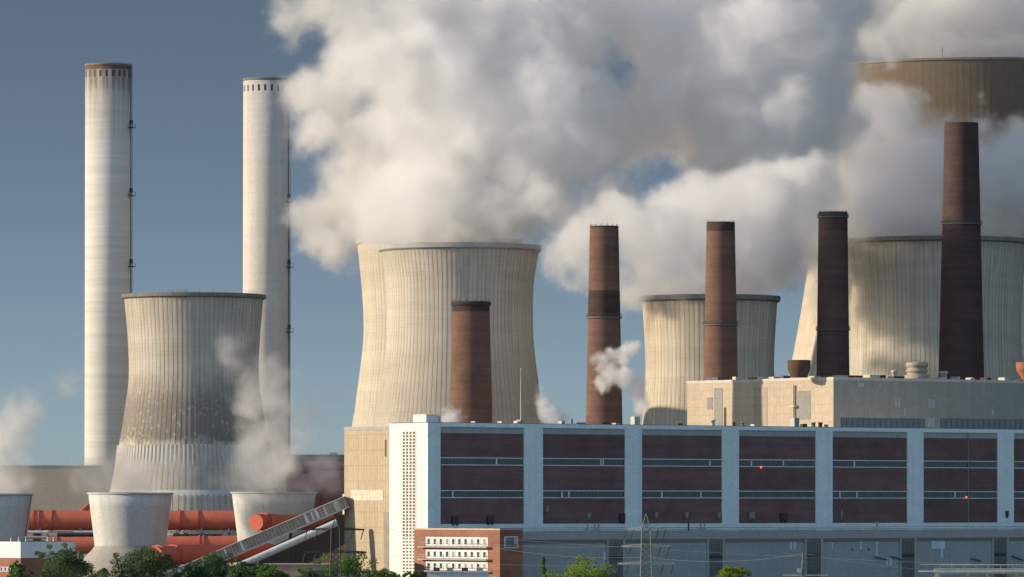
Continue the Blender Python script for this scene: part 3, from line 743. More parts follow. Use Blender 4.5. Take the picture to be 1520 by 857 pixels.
# ------------------------------------------------------------------ far hall on the left
Yq = 2185
fh = empty('storage_hall', (0, 0, 0), 0, 'plain beige hall behind the small cooling towers at the left', 'factory hall')
ztop = PZ(692.5, Yq)
box_part('wall', M['beige_plain'], fh, PX(-120, Yq), PX(262, Yq), Yq, Yq+40, 0, ztop)
box_part('roof', M['roof'], fh, PX(-120, Yq)+.3, PX(262, Yq)-.3, Yq+.3, Yq+39.5, ztop+.004, ztop+.4)
box_part('eaves_trim', M['conc_trim'], fh, PX(-120, Yq)-.1, PX(262, Yq)+.1, Yq-.15, Yq+.2, ztop-.5, ztop+.45)

# dull red filter house between the conveyor and the second chimney
Yd = 1880
dh = empty('filter_house', (0, 0, 0), 0, 'dull red filter house with big ducts behind the steaming small tower', 'factory building')
box_part('wall', M['red_dull'], dh, PX(425, Yd), PX(505, Yd), Yd, Yd+26, 0, PZ(684, Yd))
box_part('roof_slab', M['rim_dark'], dh, PX(423, Yd), PX(640, Yd), Yd-.5, Yd+26, PZ(684, Yd)+.004, PZ(675, Yd))
for (a, b) in ((415, 432), (489, 500)):
    box_part('roof_light', M['roof_light'], dh, PX(a, Yd), PX(b, Yd), Yd-.8, Yd+3, PZ(682, Yd) if a < 450 else PZ(675, Yd)+.004, PZ(679, Yd) if a < 450 else PZ(672, Yd))
dp = MB(); r = 17.5*Yd/F
dp.tube([PT(451, 742, Yd-8), PT(451, 728, Yd-8), PT(457, 719, Yd-8), PT(468, 716, Yd-8), PT(560, 716, Yd-8)], r, 24); dp.build('elbow_duct', M['red_dull'], dh)
dp = MB(); r = 9*Yd/F
dp.tube([PT(440, 700, Yd-3), PT(455, 694, Yd-3), PT(520, 694, Yd-3)], r, 20); dp.build('upper_duct', M['red_dull'], dh)

# ------------------------------------------------------------------ red pipes
def red_pipe(pts, r, label, flanges=(), supports=(), end=True):
    e = empty('red_pipe', (pts[0].x, pts[0].y, 0), 0, label, 'pipe', 'big red pipes')
    o = Vector((pts[0].x, pts[0].y, 0)); q = [p-o for p in pts]
    s = MB(); s.tube(q, r, 32); s.build('shell', M['red_pipe'], e)
    d = (q[1]-q[0]).normalized(); L = (q[-1]-q[0]).length
    for t in flanges:
        c = q[0].lerp(q[-1], t) if len(q) == 2 else q[0]+d*t
        f = MB(); f.tube([c-d*.3, c-d*.29, c+d*.29, c+d*.3], [r, r+.35, r+.35, r], 32, cap=False, smooth=False); f.build('flange', M['red_pipe'], e)
    for t in supports:
        c = q[0].lerp(q[-1], t); f = MB()
        f.box(c.x-.35, c.x+.35, c.y-r*.7, c.y-r*.4, 0, c.z-r*.5); f.box(c.x-.35, c.x+.35, c.y+r*.4, c.y+r*.7, 0, c.z-r*.5); f.box(c.x-.45, c.x+.45, c.y-r, c.y+r, c.z-r-.7, c.z-r+.15)
        f.build('support', M['steel_grey'], e)
    return e
Yp = 1790
px_t = lambda p, a=20, b=470: (p-a)/(b-a)
red_pipe([PT(20, 772.5, Yp), PT(470, 773, Yp)], 14.6*Yp/F, 'upper long red pipe running level behind the small cooling towers', [px_t(p) for p in (50, 58, 77, 267, 294, 420)], [px_t(p) for p in (60, 120, 300, 340)])
Yp2 = 1770
red_pipe([PT(70, 810, Yp2), PT(380, 808, Yp2)], 12.5*Yp2/F, 'lower long red pipe running level below the upper one', [(p-70)/310 for p in (84, 296, 302)], [(p-70)/310 for p in (120, 310)])
Yp3 = 1610
red_pipe([PT(229, 825, Yp3), PT(400, 820, Yp3+60)], 14.2*Yp3/F, 'fat red pipe stub with flanged open end beside the dark trees', [.03, .15, .17], [.1, .6])
Yp4 = 1620
red_pipe([PT(380, 775.5, Yp4), PT(398, 774.5, Yp4+6), PT(416, 776, Yp4+30), PT(490, 774, Yp4+90)], 12.3*Yp4/F, 'red pipe bend passing in front of the steaming small tower', [3.5, 5], [])
Yp5 = 1800
red_pipe([PT(118, 764, Yp5+20), PT(150, 735, Yp5+30), PT(210, 735, Yp5+40)], 4.5*Yp5/F, 'thin red pipe branching up from the upper long pipe', [], [])
# trestle with small pipework between the pipes
ts = empty('pipe_trestle', (0, 0, 0), 0, 'grey steel pipe trestle crowded with small pipes under the red pipe', 'pipe rack')
fr = MB()
for (a, b) in ((36, 140), (245, 345)):
    for q in (790, 796, 803):
        fr.bar(PT(a, q, 1780), PT(b, q, 1780), .3, .35)
    for k in range(7):
        p = a+(b-a)*k/6; fr.bar(PT(p, 786, 1780), PT(p, 803, 1780)*1.0, .35); bt = PT(p, 803, 1780); fr.bar(bt, (bt.x, bt.y, 0), .4)
fr.build('frame', M['steel_grey'], ts)
for (a, b, q, r, mt) in ((40, 72, 790, .45, 'frame_white'), (248, 282, 798, .4, 'frame_white'), (246, 290, 806, .35, 'frame_white'), (36, 70, 798, .5, 'conc_trim'), (262, 330, 794, .3, 'steel_dark'), (85, 140, 794, .7, 'steel_dark'), (110, 138, 790, .25, 'frame_white')):
    s = MB(); s.tube([PT(a, q, 1776), PT(b, q, 1776)], r, 10); s.build('small_pipe', M[mt], ts)
for (p, q, w, h) in ((262, 798, 2.2, 2.8), (276, 796, 1.6, 2.0), (300, 800, 1.5, 2.4), (55, 797, 2.4, 3.0), (100, 797, 3.0, 2.6), (318, 797, 2.0, 1.6)):
    c = PT(p, q, 1778); box_part('valve_box', M['steel_dark'], ts, c.x-w/2, c.x+w/2, c.y-1, c.y+1, c.z-h/2, c.z+h/2)

# ------------------------------------------------------------------ sloping conveyor gallery
YK = hY(0, y1) - 1.5
A = PT(514, 744.5, YK); B = PT(226, 868, YK - 6)
cv = empty('conveyor_gallery', (B.x, B.y, 0), 0, 'sloping covered conveyor with ribbed side and pale panels climbing to the beige block', 'conveyor')
o = Vector((B.x, B.y, 0)); a = A-o; b = B-o
d = (a-b).normalized(); sd = d.cross(Vector((0, 0, 1))).normalized(); up = sd.cross(d).normalized()
W2, H2 = 1.9, 1.4
def gal(mb, t0, t1, s0, s1, u0, u1):
    p = b.lerp(a, t0); q = b.lerp(a, t1)
    vs = [p+sd*s0+up*u0, p+sd*s1+up*u0, p+sd*s1+up*u1, p+sd*s0+up*u1, q+sd*s0+up*u0, q+sd*s1+up*u0, q+sd*s1+up*u1, q+sd*s0+up*u1]
    mb.add(vs, [(0,1,2,3),(7,6,5,4),(0,4,5,1),(1,5,6,2),(2,6,7,3),(3,7,4,0)])
front = 1 if (b+sd).y < b.y else -1
s = MB(); gal(s, 0, 1, -W2, W2, -H2, H2); s.build('casing', mat_plain('grey_brown_sheet', (.31, .255, .20), .8, .3), cv)
s = MB(); gal(s, 0, 1, -W2-.25, W2+.25, H2+.01, H2+.14); s.build('roof', M['conc_trim'], cv)
s = MB(); gal(s, 0, 1, -W2-.3, W2+.3, -H2-.45, -H2-.01); s.build('deck', M['steel_pale'], cv)
L = (a-b).length; nrb = int(L/1.0); s = MB()
f0, f1 = (W2, W2+.1) if front > 0 else (-W2-.1, -W2)
for k in range(nrb):
    t = k/nrb; gal(s, t, t+.45/nrb, f0, f1, -H2+.05, H2-.05)
s.build('side_ribs', mat_plain('tan_ribbed_sheet', (.42, .345, .27), .8, .3), cv)
f0, f1 = (W2+.02, W2+.16) if front > 0 else (-W2-.16, -W2-.02)
for (p0, w) in ((468, 5), (462, 3.2), (452, 5), (481, 3), (495, 12), (357, 5), (333, 5), (313, 9), (301, 7), (284, 6), (272, 3), (265, 5)):
    t = (p0-226)/(514-226); s = MB(); gal(s, t, t+w*.65/288, f0, f1, -H2+.1, H2-.1); s.build('pale_panel', M['frame_white'] if p0 not in (495,) else M['steel_pale'], cv)
for t in (.36, .7, .93):
    p = b.lerp(a, t)-up*(H2+.4); lg = MB()
    for sg in (-1, 1):
        lg.bar(p+sd*sg*1.8, Vector((p.x+sg*.2, (p+sd*sg*2.6).y, 0)), .6)
    for k in range(5):
        z0 = p.z*k/5; z1 = p.z*(k+1)/5; lg.bar((p.x, p.y-2.2, z0), (p.x, p.y+2.2, z1), .25)
    lg.build('trestle_leg', M['steel_dark'], cv)
# grey pipe climbing below it
a2 = PT(500, 776, YK - 9); b2 = PT(352, 842, YK - 13)
gpz = empty('conveyor_tube', (b2.x, b2.y, 0), 0, 'thick pale grey tube climbing below the sloping conveyor', 'pipe')
o2 = Vector((b2.x, b2.y, 0)); s = MB(); s.tube([b2-o2-(a2-b2)*.15, b2-o2, a2-o2], 5.4*1495/F, 24); s.build('shell', M['conc_grey'], gpz)
for t in (.25, .52, .8):
    p = (b2-o2).lerp(a2-o2, t); s = MB(); s.bar(p, (p.x, p.y, 0), .35); s.bar(p+Vector((0, 0, 1)), p+Vector((0, 0, 2.4)), .12); s.build('post', M['steel_dark'], gpz)
# dark wedge filling in the shadow under the conveyor, and tan sheds
db = empty('shadow_wedge', (0, 0, 0), 0, 'dark wedge standing for the shaded structure under the sloping conveyor beside the beige block', 'shed')
Yx = 1530
s = MB(); s.add([PT(330, 846, Yx), PT(505, 764, Yx), PT(510, 764, Yx), Vector((PX(510, Yx), Yx, 0)), Vector((PX(330, Yx), Yx, 0))] + [p+Vector((0, 14, 0)) for p in [PT(330, 846, Yx), PT(505, 764, Yx), PT(510, 764, Yx), Vector((PX(510, Yx), Yx, 0)), Vector((PX(330, Yx), Yx, 0))]],
      [(0,1,2,3,4),(9,8,7,6,5),(0,5,6,1),(1,6,7,2),(2,7,8,3),(4,9,5,0)])
s.build('wall', mat_plain('shadow_dark_sheet', (.045, .042, .04), .9), db)
Yt = 1455
sh = empty('tan_shed', (0, 0, 0), 0, 'low tan flat-roofed shed with lean-to at the foot of the beige block', 'shed')
x0, x1 = PX(392, Yt), PX(512, Yt)
box_part('wall', mat_plain('tan_render', (.46, .32, .21), .85, .2), sh, x0, x1, Yt, Yt+12, 0, PZ(839, Yt))
box_part('roof', mat_plain('pale_tan_roof', (.5, .37, .27), .9), sh, x0-.3, x1+.3, Yt-.4, Yt+12.3, PZ(839, Yt)+.004, PZ(837, Yt))
s = MB(); p = [PT(455, 838, Yt+14), PT(512, 808, Yt+14), Vector((PX(512, Yt+14), Yt+14, 0)), Vector((PX(455, Yt+14), Yt+14, 0))]
s.add(p+[q+Vector((0, 8, 0)) for q in p], [(0,1,2,3),(7,6,5,4),(0,4,5,1),(1,5,6,2),(3,7,4,0),(2,6,7,3)]); s.build('gable', mat_plain('brown_brick_gable', (.30, .17, .10), .9, .3), sh)

# ------------------------------------------------------------------ low office at the lower left
Yl = 1460
lo = empty('low_office', (PX(31, Yl), Yl, 0), R(38), 'low office with white upper storey over red brick at the lower left', 'office building')
zl = PZ(804.5, Yl) ; zm = PZ(828.5, Yl)
ext = 30
box_part('brick_wall', M['brick_office'], lo, 0, 18, .15, 45, 0, zm)
box_part('upper_wall', M['white_paint'], lo, -.12, 17.6, 0, 45, zm+.004, zl)
box_part('roof', M['roof'], lo, .2, 17.2, .4, 44.5, zl+.004, zl+.12)
for k in range(8):
    y = 5+k*1.9; w = box_part('window', M['frame_white'], lo, -.1, .1, y, y+1.6, PZ(849, Yl), PZ(842, Yl)); box_part('pane', M['glass_dark'], w, -.14, -.02, y+.35, y+1.25, PZ(848.3, Yl), PZ(842.7, Yl))
for x in (4.3, 9.0):
    w = box_part('window', M['frame_white'], lo, x, x+1.8, -.08, .1, PZ(825, Yl), PZ(818, Yl)); box_part('pane', M['glass_dark'], w, x+.15, x+1.65, -.12, 0, PZ(824.4, Yl), PZ(818.6, Yl))
box_part('air_conditioner', M['frame_white'], lo, 6.6, 8.0, -.7, -.02, PZ(830, Yl), PZ(824, Yl))
for (x, y, h) in ((1, 2.5, .8), (.8, 6, .7), (3, 2, 1.1), (10, 2, .9), (12, 2, .8)):
    s = MB(); s.lathe([(.3, 0), (.3, h), (.45, h), (.01, h+.25)], 10, (x, y, zl+.12)); s.build('roof_vent', M['frame_white'], lo)

# low white porch in front of the brick office
Yw = 1385
wp = empty('entrance_porch', (0, 0, 0), 0, 'low white flat-roofed porch at the foot of the orange brick office', 'porch')
box_part('wall', M['white_paint'], wp, PX(634, Yw), PX(726, Yw), Yw, Yw+6, 0, PZ(850, Yw))
box_part('roof', M['frame_white'], wp, PX(632, Yw), PX(728, Yw), Yw-.4, Yw+6.2, PZ(850, Yw)+.004, PZ(848, Yw))
for p in (648, 668, 690, 712):
    c = PT(p, 846, Yw+2); s = MB(); s.box(c.x-.8, c.x+.8, Yw+1, Yw+3, PZ(848, Yw)+.004, PZ(843, Yw)); s.build('roof_unit', M['steel_dark'] if p in (648, 690) else M['steel_grey'], wp)

# ------------------------------------------------------------------ pylons, lines
def lattice(mb, x0, y0, w0, w1, z0, z1, n, t=.16, tb=.09):
    c = lambda z, sx, sy: Vector((x0+sx*(w0+(w1-w0)*(z-z0)/(z1-z0))/2, y0+sy*(w0+(w1-w0)*(z-z0)/(z1-z0))/2, z))
    for sx in (-1, 1):
        for sy in (-1, 1): mb.bar(c(z0, sx, sy), c(z1, sx, sy), t)
    for k in range(n):
        za = z0+(z1-z0)*k/n; zb = z0+(z1-z0)*(k+1)/n
        for (p, q) in (((-1,-1),(1,-1)), ((1,-1),(1,1)), ((1,1),(-1,1)), ((-1,1),(-1,-1))):
            mb.bar(c(za, *p), c(zb, *q), tb); mb.bar(c(za, *q), c(zb, *p), tb); mb.bar(c(za, *p), c(za, *q), tb)
def arm_mesh(mb, zc, half, th, t=.2, drop=.35):
    for sg in (-1, 1):
        for dy in (-.35, .35):
            mb.bar((0, dy, zc+th), (sg*half, 0, zc+.1), t); mb.bar((0, dy, zc-drop*.2), (sg*half, 0, zc-.05), t)
        n = 5
        for k in range(n):
            u = k/n; v = (k+.5)/n
            mb.bar((sg*half*u, -.35*(1-u), zc), (sg*half*v, -.35*(1-v), zc+th*(1-v)), t*.7); mb.bar((sg*half*v, .35*(1-v), zc+th*(1-v)), (sg*half*(u+1/n), .35*(1-u), zc), t*.7)
def pylon(px, Y, pytop, arms, label, mat, body=(3.4, 1.7)):
    e = empty('lattice_pylon', (PX(px, Y), Y, 0), 0, label, 'pylon', 'lattice pylons')
    zt_ = PZ(pytop, Y); b = MB(); zw = PZ(arms[-1][0]+20, Y)
    lattice(b, 0, 0, body[0], body[1]*1.15, 0, PZ(arms[0][0], Y), 20); lattice(b, 0, 0, body[1]*1.15, .15, PZ(arms[0][0], Y), zt_, 3, .13, .08)
    b.build('body', mat, e)
    for (q, half) in arms:
        am = MB(); arm_mesh(am, PZ(q, Y), half*Y/F, .5); am.build('cross_arm', M['steel_pale'] if mat is M['steel_green'] else mat, e)
        for sg in (-1, 1):
            for u in (.62, .97):
                ins = MB(); x = sg*half*u*Y/F; z = PZ(q, Y)-.05
                ins.tube([(x, 0, z), (x-.35, -.3, z-1.2), (x-.7, -.5, z-2.3)], .11, 6); ins.build('insulator', M['insulator'], e)
    return e
pylon(498, 1300, 768, [(786.5, 43), (820, 46), (850, 52)], 'dark lattice pylon in front of the beige block', M['steel_dark'])
pylon(959, 1250, 763, [(785.5, 30), (811, 36), (837, 42)], 'weathered green lattice pylon in front of the grey annex', M['steel_green'])
Yv = 1200
vp = empty('lattice_mast', (PX(1192, Yv), Yv, 0), 0, 'small yellow-green pointed lattice mast carrying a single wire near the lower right', 'mast')
b = MB(); lattice(b, 0, 0, 2.4, .12, 0, PZ(822, Yv), 12, .15, .09); b.build('body', M['steel_green'], vp)
b = MB(); b.box(-1.2, -.3, -.5, .5, PZ(850, Yv), PZ(844, Yv)); b.build('switch_box', M['steel_pale'], vp)
b = MB(); b.bar((-4.5, 0, PZ(854, Yv)), (5.5, 0, PZ(854, Yv)), .3); b.build('cross_arm', M['steel_pale'], vp)

def wire(pts, sag, r, label):
    s = MB(); q = []
    for i in range(len(pts)-1):
        for k in range(17):
            t = k/16
            if i and k == 0: continue
            p = pts[i].lerp(pts[i+1], t); p.z -= sag*4*t*(1-t); q.append(p)
    s.tube(q, r, 5, cap=False)
    tag(s.build('power_line', M['wire']), label, 'wire', 'overhead power lines')
wire([PT(560, 786, 1290), PT(1560, 842, 1195)], 1.0, .02, 'thin grey overhead wire crossing the upper hall and annex')
wire([PT(700, 806, 1290), PT(960, 827, 1250), PT(1192, 822, 1200), PT(1560, 852, 1180)], 1.4, .028, 'overhead wire hung from the small pointed mast')
wire([PT(541, 820, 1300), PT(931, 838, 1250)], 1.4, .022, 'overhead wire slung between the lower arms of both pylons')
wire([PT(538, 787, 1300), PT(932, 811, 1250)], 1.6, .022, 'overhead wire slung from upper pylon arm past the brick office')

# pale steel gantry at the lower right corner
Yg = 1180
gt = empty('steel_gantry', (0, 0, 0), 0, 'pale steel gantry bridge with pipes at the lower right corner', 'gantry')
s = MB()
zA, zB = PZ(845, Yg), PZ(850.5, Yg); xA, xB = PX(1388, Yg), PX(1600, Yg)
for y in (Yg, Yg+2.4):
    s.bar((xA, y, zA), (xB, y, zA), .28); s.bar((xA, y, zB), (xB, y, zB), .28)
    n = 26
    for k in range(n):
        x = xA+(xB-xA)*k/n; x2 = xA+(xB-xA)*(k+1)/n; s.bar((x, y, zA), (x, y, zB), .16); s.bar((x, y, zA if k % 2 else zB), (x2, y, zB if k % 2 else zA), .16)
s.build('truss', M['steel_pale'], gt)
box_part('walkway', M['steel_pale'], gt, xA, xB, Yg+.2, Yg+2.2, zB+.2, zA-.12)
s = MB(); s.tube([(PX(1363, Yg), Yg-.5, PZ(848.5, Yg)), (xB, Yg-.5, PZ(848, Yg))], .16, 8); s.tube([(PX(1366, Yg), Yg-.7, PZ(838, Yg)), (xB, Yg-.7, PZ(839, Yg))], .07, 6); s.build('pipe', M['frame_white'], gt)
for p in (1392, 1436, 1465, 1510, 1560):
    s = MB()
    for y in (Yg, Yg+2.4): s.bar((PX(p, Yg), y, 0), (PX(p, Yg), y, zB), .35)
    s.bar((PX(p, Yg)-1.2, Yg+1.2, zB-2), (PX(p, Yg), Yg+1.2, zB), .3); s.bar((PX(p, Yg)+1.2, Yg+1.2, zB-2), (PX(p, Yg), Yg+1.2, zB), .3)
    s.build('leg', M['steel_pale'], gt)
s = MB()
for k in range(12):
    x = xA+1+(xB-xA-2)*k/11; s.bar((x, Yg, zA), (x, Yg, zA+.9), .07)
s.bar((xA+1, Yg, zA+.9), (xB-1, Yg, zA+.9), .07); s.build('railing', M['frame_white'], gt)

# ------------------------------------------------------------------ trees
def leaf_mat(name, c1, c2):
    t = NT(name)
    n = t.noise(.35, 4, .6); r_ = t.noise(3.0, 2, .6)
    col = t.mix(t.ramp(n, [(.35, 0.0), (.65, 1.0)]), c1, c2)
    col = t.mix(1.0, col, t.ramp(r_, [(.3, .65), (.7, 1.25)]), 'MULTIPLY')
    m = t.done(col, .7, spec=.2)
    tr_ = t.n.new("ShaderNodeBsdfTranslucent"); t.l.new(col, tr_.inputs['Color'])
    mx = t.n.new("ShaderNodeMixShader"); mx.inputs[0].default_value = .35
    t.l.new(t.b.outputs[0], mx.inputs[1]); t.l.new(tr_.outputs[0], mx.inputs[2]); t.l.new(mx.outputs[0], t.out.inputs['Surface'])
    return m
LEAF = {'dark': leaf_mat('dark_green_leaves', (.085, .14, .06), (.13, .19, .075)),
        'mid': leaf_mat('mid_green_leaves', (.10, .19, .05), (.15, .25, .065)),
        'bright': leaf_mat('yellow_green_leaves', (.17, .26, .035), (.26, .35, .055))}
M['bark'] = mat_plain('bark', (.09, .07, .05), .95, .3, 2.0)
def tree(px, py, Y, hw, label, leaf, seed, shape='round', group='trees along the bottom of the picture', leafs=None, name='broadleaf_tree'):
    rn = random.Random(seed); nr = np.random.RandomState(seed)
    H = PZ(py - 1, Y); Rw = hw*(1.04 if shape == 'round' else 1.0)*Y/F
    e = empty(name, (PX(px, Y), Y, 0), 0, label, 'tree', group)
    t = MB(); t.tube([(0, 0, 0), (.15, .1, H*.35), (0, .1, H*.7)], [Rw*.09+.15, Rw*.06+.1, .1], 10)
    for k in range(7):
        a = rn.uniform(0, 6.28); z = H*rn.uniform(.3, .6); l = Rw*rn.uniform(.5, .85)
        t.tube([(0, 0, z), (l*.5*math.cos(a), l*.5*math.sin(a), z+l*.4), (l*math.cos(a), l*math.sin(a), z+l*.8)], [.16, .1, .05], 6)
    t.build('trunk', M['bark'], e)
    zc = H*.66; rz = H*.37
    clumps = []
    if shape == 'round':
        n = 46
        for k in range(n):
            a = rn.uniform(0, 6.28); u = rn.uniform(-.75, 1); q = math.sqrt(max(0, 1-u*u)); rr = rn.uniform(.45, .88)
            r_ = Rw*rn.uniform(.20, .36)
            clumps.append((Vector((Rw*q*rr*math.cos(a), Rw*q*rr*math.sin(a), zc+(rz-r_*.8)*u*(.55+.45*rr))), r_))
        clumps.append((Vector((0, 0, H-Rw*.28)), Rw*.28))
        for k in range(16):                                     # sprays that break the outline
            a = rn.uniform(0, 6.28); u = rn.uniform(-.1, .95); q = math.sqrt(1-u*u); rr = rn.uniform(.85, 1.12)
            clumps.append((Vector((Rw*q*rr*math.cos(a), Rw*q*rr*math.sin(a), zc+rz*u*rr)), Rw*rn.uniform(.10, .17)))
    else:
        for k in range(26):
            u = k/25; r_ = Rw*(1-u)*.55+.25; a = rn.uniform(0, 6.28)
            clumps.append((Vector((Rw*(1-u)*.55*math.cos(a), Rw*(1-u)*.55*math.sin(a), H*.18+(H*.8)*u)), r_))
    V = []; Fc = []
    for (c, r_) in clumps:
        n = int(220*max(.35, (r_/(Rw*.28))**2)) if leafs is None else leafs
        p = nr.normal(size=(n, 3)); p /= np.linalg.norm(p, axis=1)[:, None]
        rad = r_*nr.uniform(.55, 1.12, n)[:, None]
        p = p*rad*np.array([1, 1, .8]) + np.array(c)
        for k in range(n):
            s_ = rn.uniform(.16, .40)
            ax = Vector(nr.normal(size=3)).normalized(); bx = ax.cross(Vector(nr.normal(size=3))).normalized()
            P = Vector(p[k]); i = len(V)
            V += [P-ax*s_, P+bx*s_*.5, P+ax*s_, P-bx*s_*.5]; Fc.append((i, i+1, i+2, i+3))
    m_ = MB(); m_.add(V, Fc); m_.build('crown', LEAF[leaf], e)
    return e
TREES = [
    (97, 813, 1390, 42, 'dark broadleaf tree in front of the low white-topped office', 'dark', 'round'),
    (214, 812, 1395, 44, 'dark pointed broadleaf tree beside the flanged red pipe stub', 'dark', 'round'),
    (320, 822, 1400, 44, 'dark spreading tree in front of the foot of the sloping conveyor', 'dark', 'round'),
    (362, 833, 1385, 24, 'small dark tree beneath the pale grey tube', 'dark', 'round'),
    (400, 838, 1370, 28, 'bright mid green rounded tree in front of the tan shed', 'mid', 'round'),
    (515, 824, 1365, 52, 'mid green wide tree in front of the dark pylon', 'mid', 'round'),
    (560, 846, 1360, 34, 'low mid green tree below the white end wall', 'mid', 'round'),
    (455, 849, 1360, 26, 'low mid green bush between pylon and tan shed', 'mid', 'round'),
    (862, 833, 1330, 54, 'bright yellow-green broad tree in front of the grey annex', 'bright', 'round'),
    (1084, 841, 1320, 32, 'bright yellow-green small tree between the green pylon and the pointed mast', 'bright', 'round'),
    (150, 846, 1380, 26, 'low dark tree between two taller dark trees at the lower left', 'dark', 'round'),
    (28, 838, 1385, 20, 'small bright green tree in front of the low office windows', 'mid', 'round'),
    (270, 850, 1390, 22, 'low dark shrub-like tree left of the conveyor foot', 'dark', 'round'),
    (612, 853, 1355, 18, 'low dark green shrub at the foot of the white end wall', 'mid', 'round'),
]
for i, (px, py, Y, hw, lab, lf, shp) in enumerate(TREES):
    tree(px, py, Y, hw, lab, lf, 20+i, shp)
tree(807, 827, 1340, 12, 'slim pointed conifer rising beside the bright broad tree', 'mid', 77, 'cone', leafs=150, name='conifer_tree')

#STEAM#
# ------------------------------------------------------------------ steam
def steam_mat(name, dens, aniso=.35, color=(.972, .968, .968)):
    m = bpy.data.materials.new(name); m.use_nodes = True
    n = m.node_tree.nodes; n.clear()
    o = n.new("ShaderNodeOutputMaterial"); v = n.new("ShaderNodeVolumePrincipled")
    v.inputs['Color'].default_value = (*color, 1); v.inputs['Density'].default_value = dens; v.inputs['Anisotropy'].default_value = aniso
    m.node_tree.links.new(v.outputs[0], o.inputs['Volume'])
    return m

def steam(name, label, blobs, mat, voxel=1.2, amp=(9, 4.5, 2.0), scl=(34, 13, 5), edge=5.0, seed=0.0, thin=0.0, warp=6.0, k=5.0, grow=0.0, frizz=0.0, low=.12, curl=0.0):
    """blobs: (px, py, Y, rx, ry, rz) in photo pixels (rx, rz) and metres (ry); one volume grid grown from them"""
    B = [(PT(x, y, Y), Vector((rx*Y/F, ry, rz*Y/F))) for (x, y, Y, rx, ry, rz) in blobs]
    pad = amp[0]*.5+4
    lo = Vector([min(c[i]-r[i] for c, r in B)-pad for i in range(3)]); hi = Vector([max(c[i]+r[i] for c, r in B)+pad for i in range(3)])
    s = MB()
    for c, r in B:
        n = 10; v = []; f = []
        for i in range(7):
            a = math.pi*i/6
            for j in range(n): v.append((c.x+r.x*math.sin(a)*math.cos(6.2832*j/n), c.y+r.y*math.sin(a)*math.sin(6.2832*j/n), c.z+r.z*math.cos(a)))
        for i in range(6):
            for j in range(n): f.append((i*n+j, (i+1)*n+j, (i+1)*n+(j+1) % n, i*n+(j+1) % n))
        s.add(v, f)
    o = s.build(name, mat); tag(o, label, 'steam', kind='stuff')
    t = bpy.data.node_groups.new(name+'_grid', 'GeometryNodeTree')
    t.interface.new_socket('Geometry', in_out='INPUT', socket_type='NodeSocketGeometry')
    t.interface.new_socket('Geometry', in_out='OUTPUT', socket_type='NodeSocketGeometry')
    N, L = t.nodes, t.links
    out = N.new('NodeGroupOutput'); pos = N.new('GeometryNodeInputPosition').outputs[0]
    def vm(op, a, b=None, c=None):
        x = N.new('ShaderNodeVectorMath'); x.operation = op
        for q, v in enumerate((a, b, c)):
            if v is None: continue
            if isinstance(v, (tuple, list, Vector)): x.inputs[q].default_value = tuple(v)
            elif isinstance(v, (int, float)): x.inputs['Scale'].default_value = v
            else: L.new(v, x.inputs[q])
        return x.outputs['Value'] if op == 'LENGTH' else x.outputs[0]
    def ma(op, a, b=None, c=None):
        x = N.new('ShaderNodeMath'); x.operation = op
        for q, v in enumerate((a, b, c)):
            if v is None: continue
            if isinstance(v, (int, float)): x.inputs[q].default_value = v
            else: L.new(v, x.inputs[q])
        return x.outputs[0]
    def nz(scale, detail=3, vec=None, off=0.0, color=False, rough=.55):
        x = N.new('ShaderNodeTexNoise'); x.inputs['Scale'].default_value = 1/scale; x.inputs['Detail'].default_value = detail
        x.inputs['Roughness'].default_value = rough
        L.new(vm('ADD', vec if vec is not None else pos, (seed*37+off, seed*17, off*2)), x.inputs['Vector'])
        return x.outputs['Color'] if color else x.outputs['Fac']
    w = vm('SCALE', vm('SUBTRACT', nz(scl[0]*.8, 2, color=True, off=91), (.5, .5, .5)), warp*2)
    w.node.inputs['Scale'].default_value = warp*2
    p = vm('ADD', pos, w)
    w2 = vm('SCALE', vm('SUBTRACT', nz(scl[1]*.7, 4, color=True, off=77, rough=.65), (.5, .5, .5)), curl*2)
    w2.node.inputs['Scale'].default_value = curl*2
    p = vm('ADD', p, w2)
    sdf = None
    for c, r in B:
        inv = Vector((1/r.x, 1/r.y, 1/r.z))
        ln = vm('LENGTH', vm('MULTIPLY_ADD', p, inv, Vector((-c.x*inv.x, -c.y*inv.y, -c.z*inv.z))))
        d = ma('MULTIPLY_ADD', ln, -min(r), min(r))
        sdf = d if sdf is None else ma('SMOOTH_MAX', sdf, d, k)
    if grow: sdf = ma('ADD', sdf, grow)
    # cauliflower: folded noise pushes round lobes outward
    for (A, sc_, off) in zip(amp, scl, (0, 7, 13)):
        f = ma('ABSOLUTE', ma('SUBTRACT', nz(sc_, 1.5, vec=p, off=off), .5))
        sdf = ma('MULTIPLY_ADD', ma('SUBTRACT', f, .11), A*3.2, sdf)
    if frizz:
        sdf = ma('MULTIPLY_ADD', ma('SUBTRACT', nz(scl[1]*.8, 7, off=63, rough=.72), .5), frizz*2, sdf)
    if thin:
        th = ma('SUBTRACT', nz(scl[0]*.9, 3, off=51), .5)
        sdf = ma('MULTIPLY_ADD', th, thin, sdf)
    x = N.new('ShaderNodeMapRange'); x.interpolation_type = 'SMOOTHSTEP'
    L.new(sdf, x.inputs['Value']); x.inputs['From Min'].default_value = 0; x.inputs['From Max'].default_value = edge
    dens = x.outputs[0]
    x = N.new('ShaderNodeMapRange'); x.interpolation_type = 'SMOOTHSTEP'
    L.new(nz(scl[1]*1.6, 6, vec=p, off=29, rough=.62), x.inputs['Value']); x.inputs['From Min'].default_value = .36; x.inputs['From Max'].default_value = .62
    x.inputs['To Min'].default_value = low; x.inputs['To Max'].default_value = 1.5
    dens = ma('MULTIPLY', dens, x.outputs[0])
    vc = N.new('GeometryNodeVolumeCube'); L.new(dens, vc.inputs['Density'])
    vc.inputs['Min'].default_value = lo; vc.inputs['Max'].default_value = hi
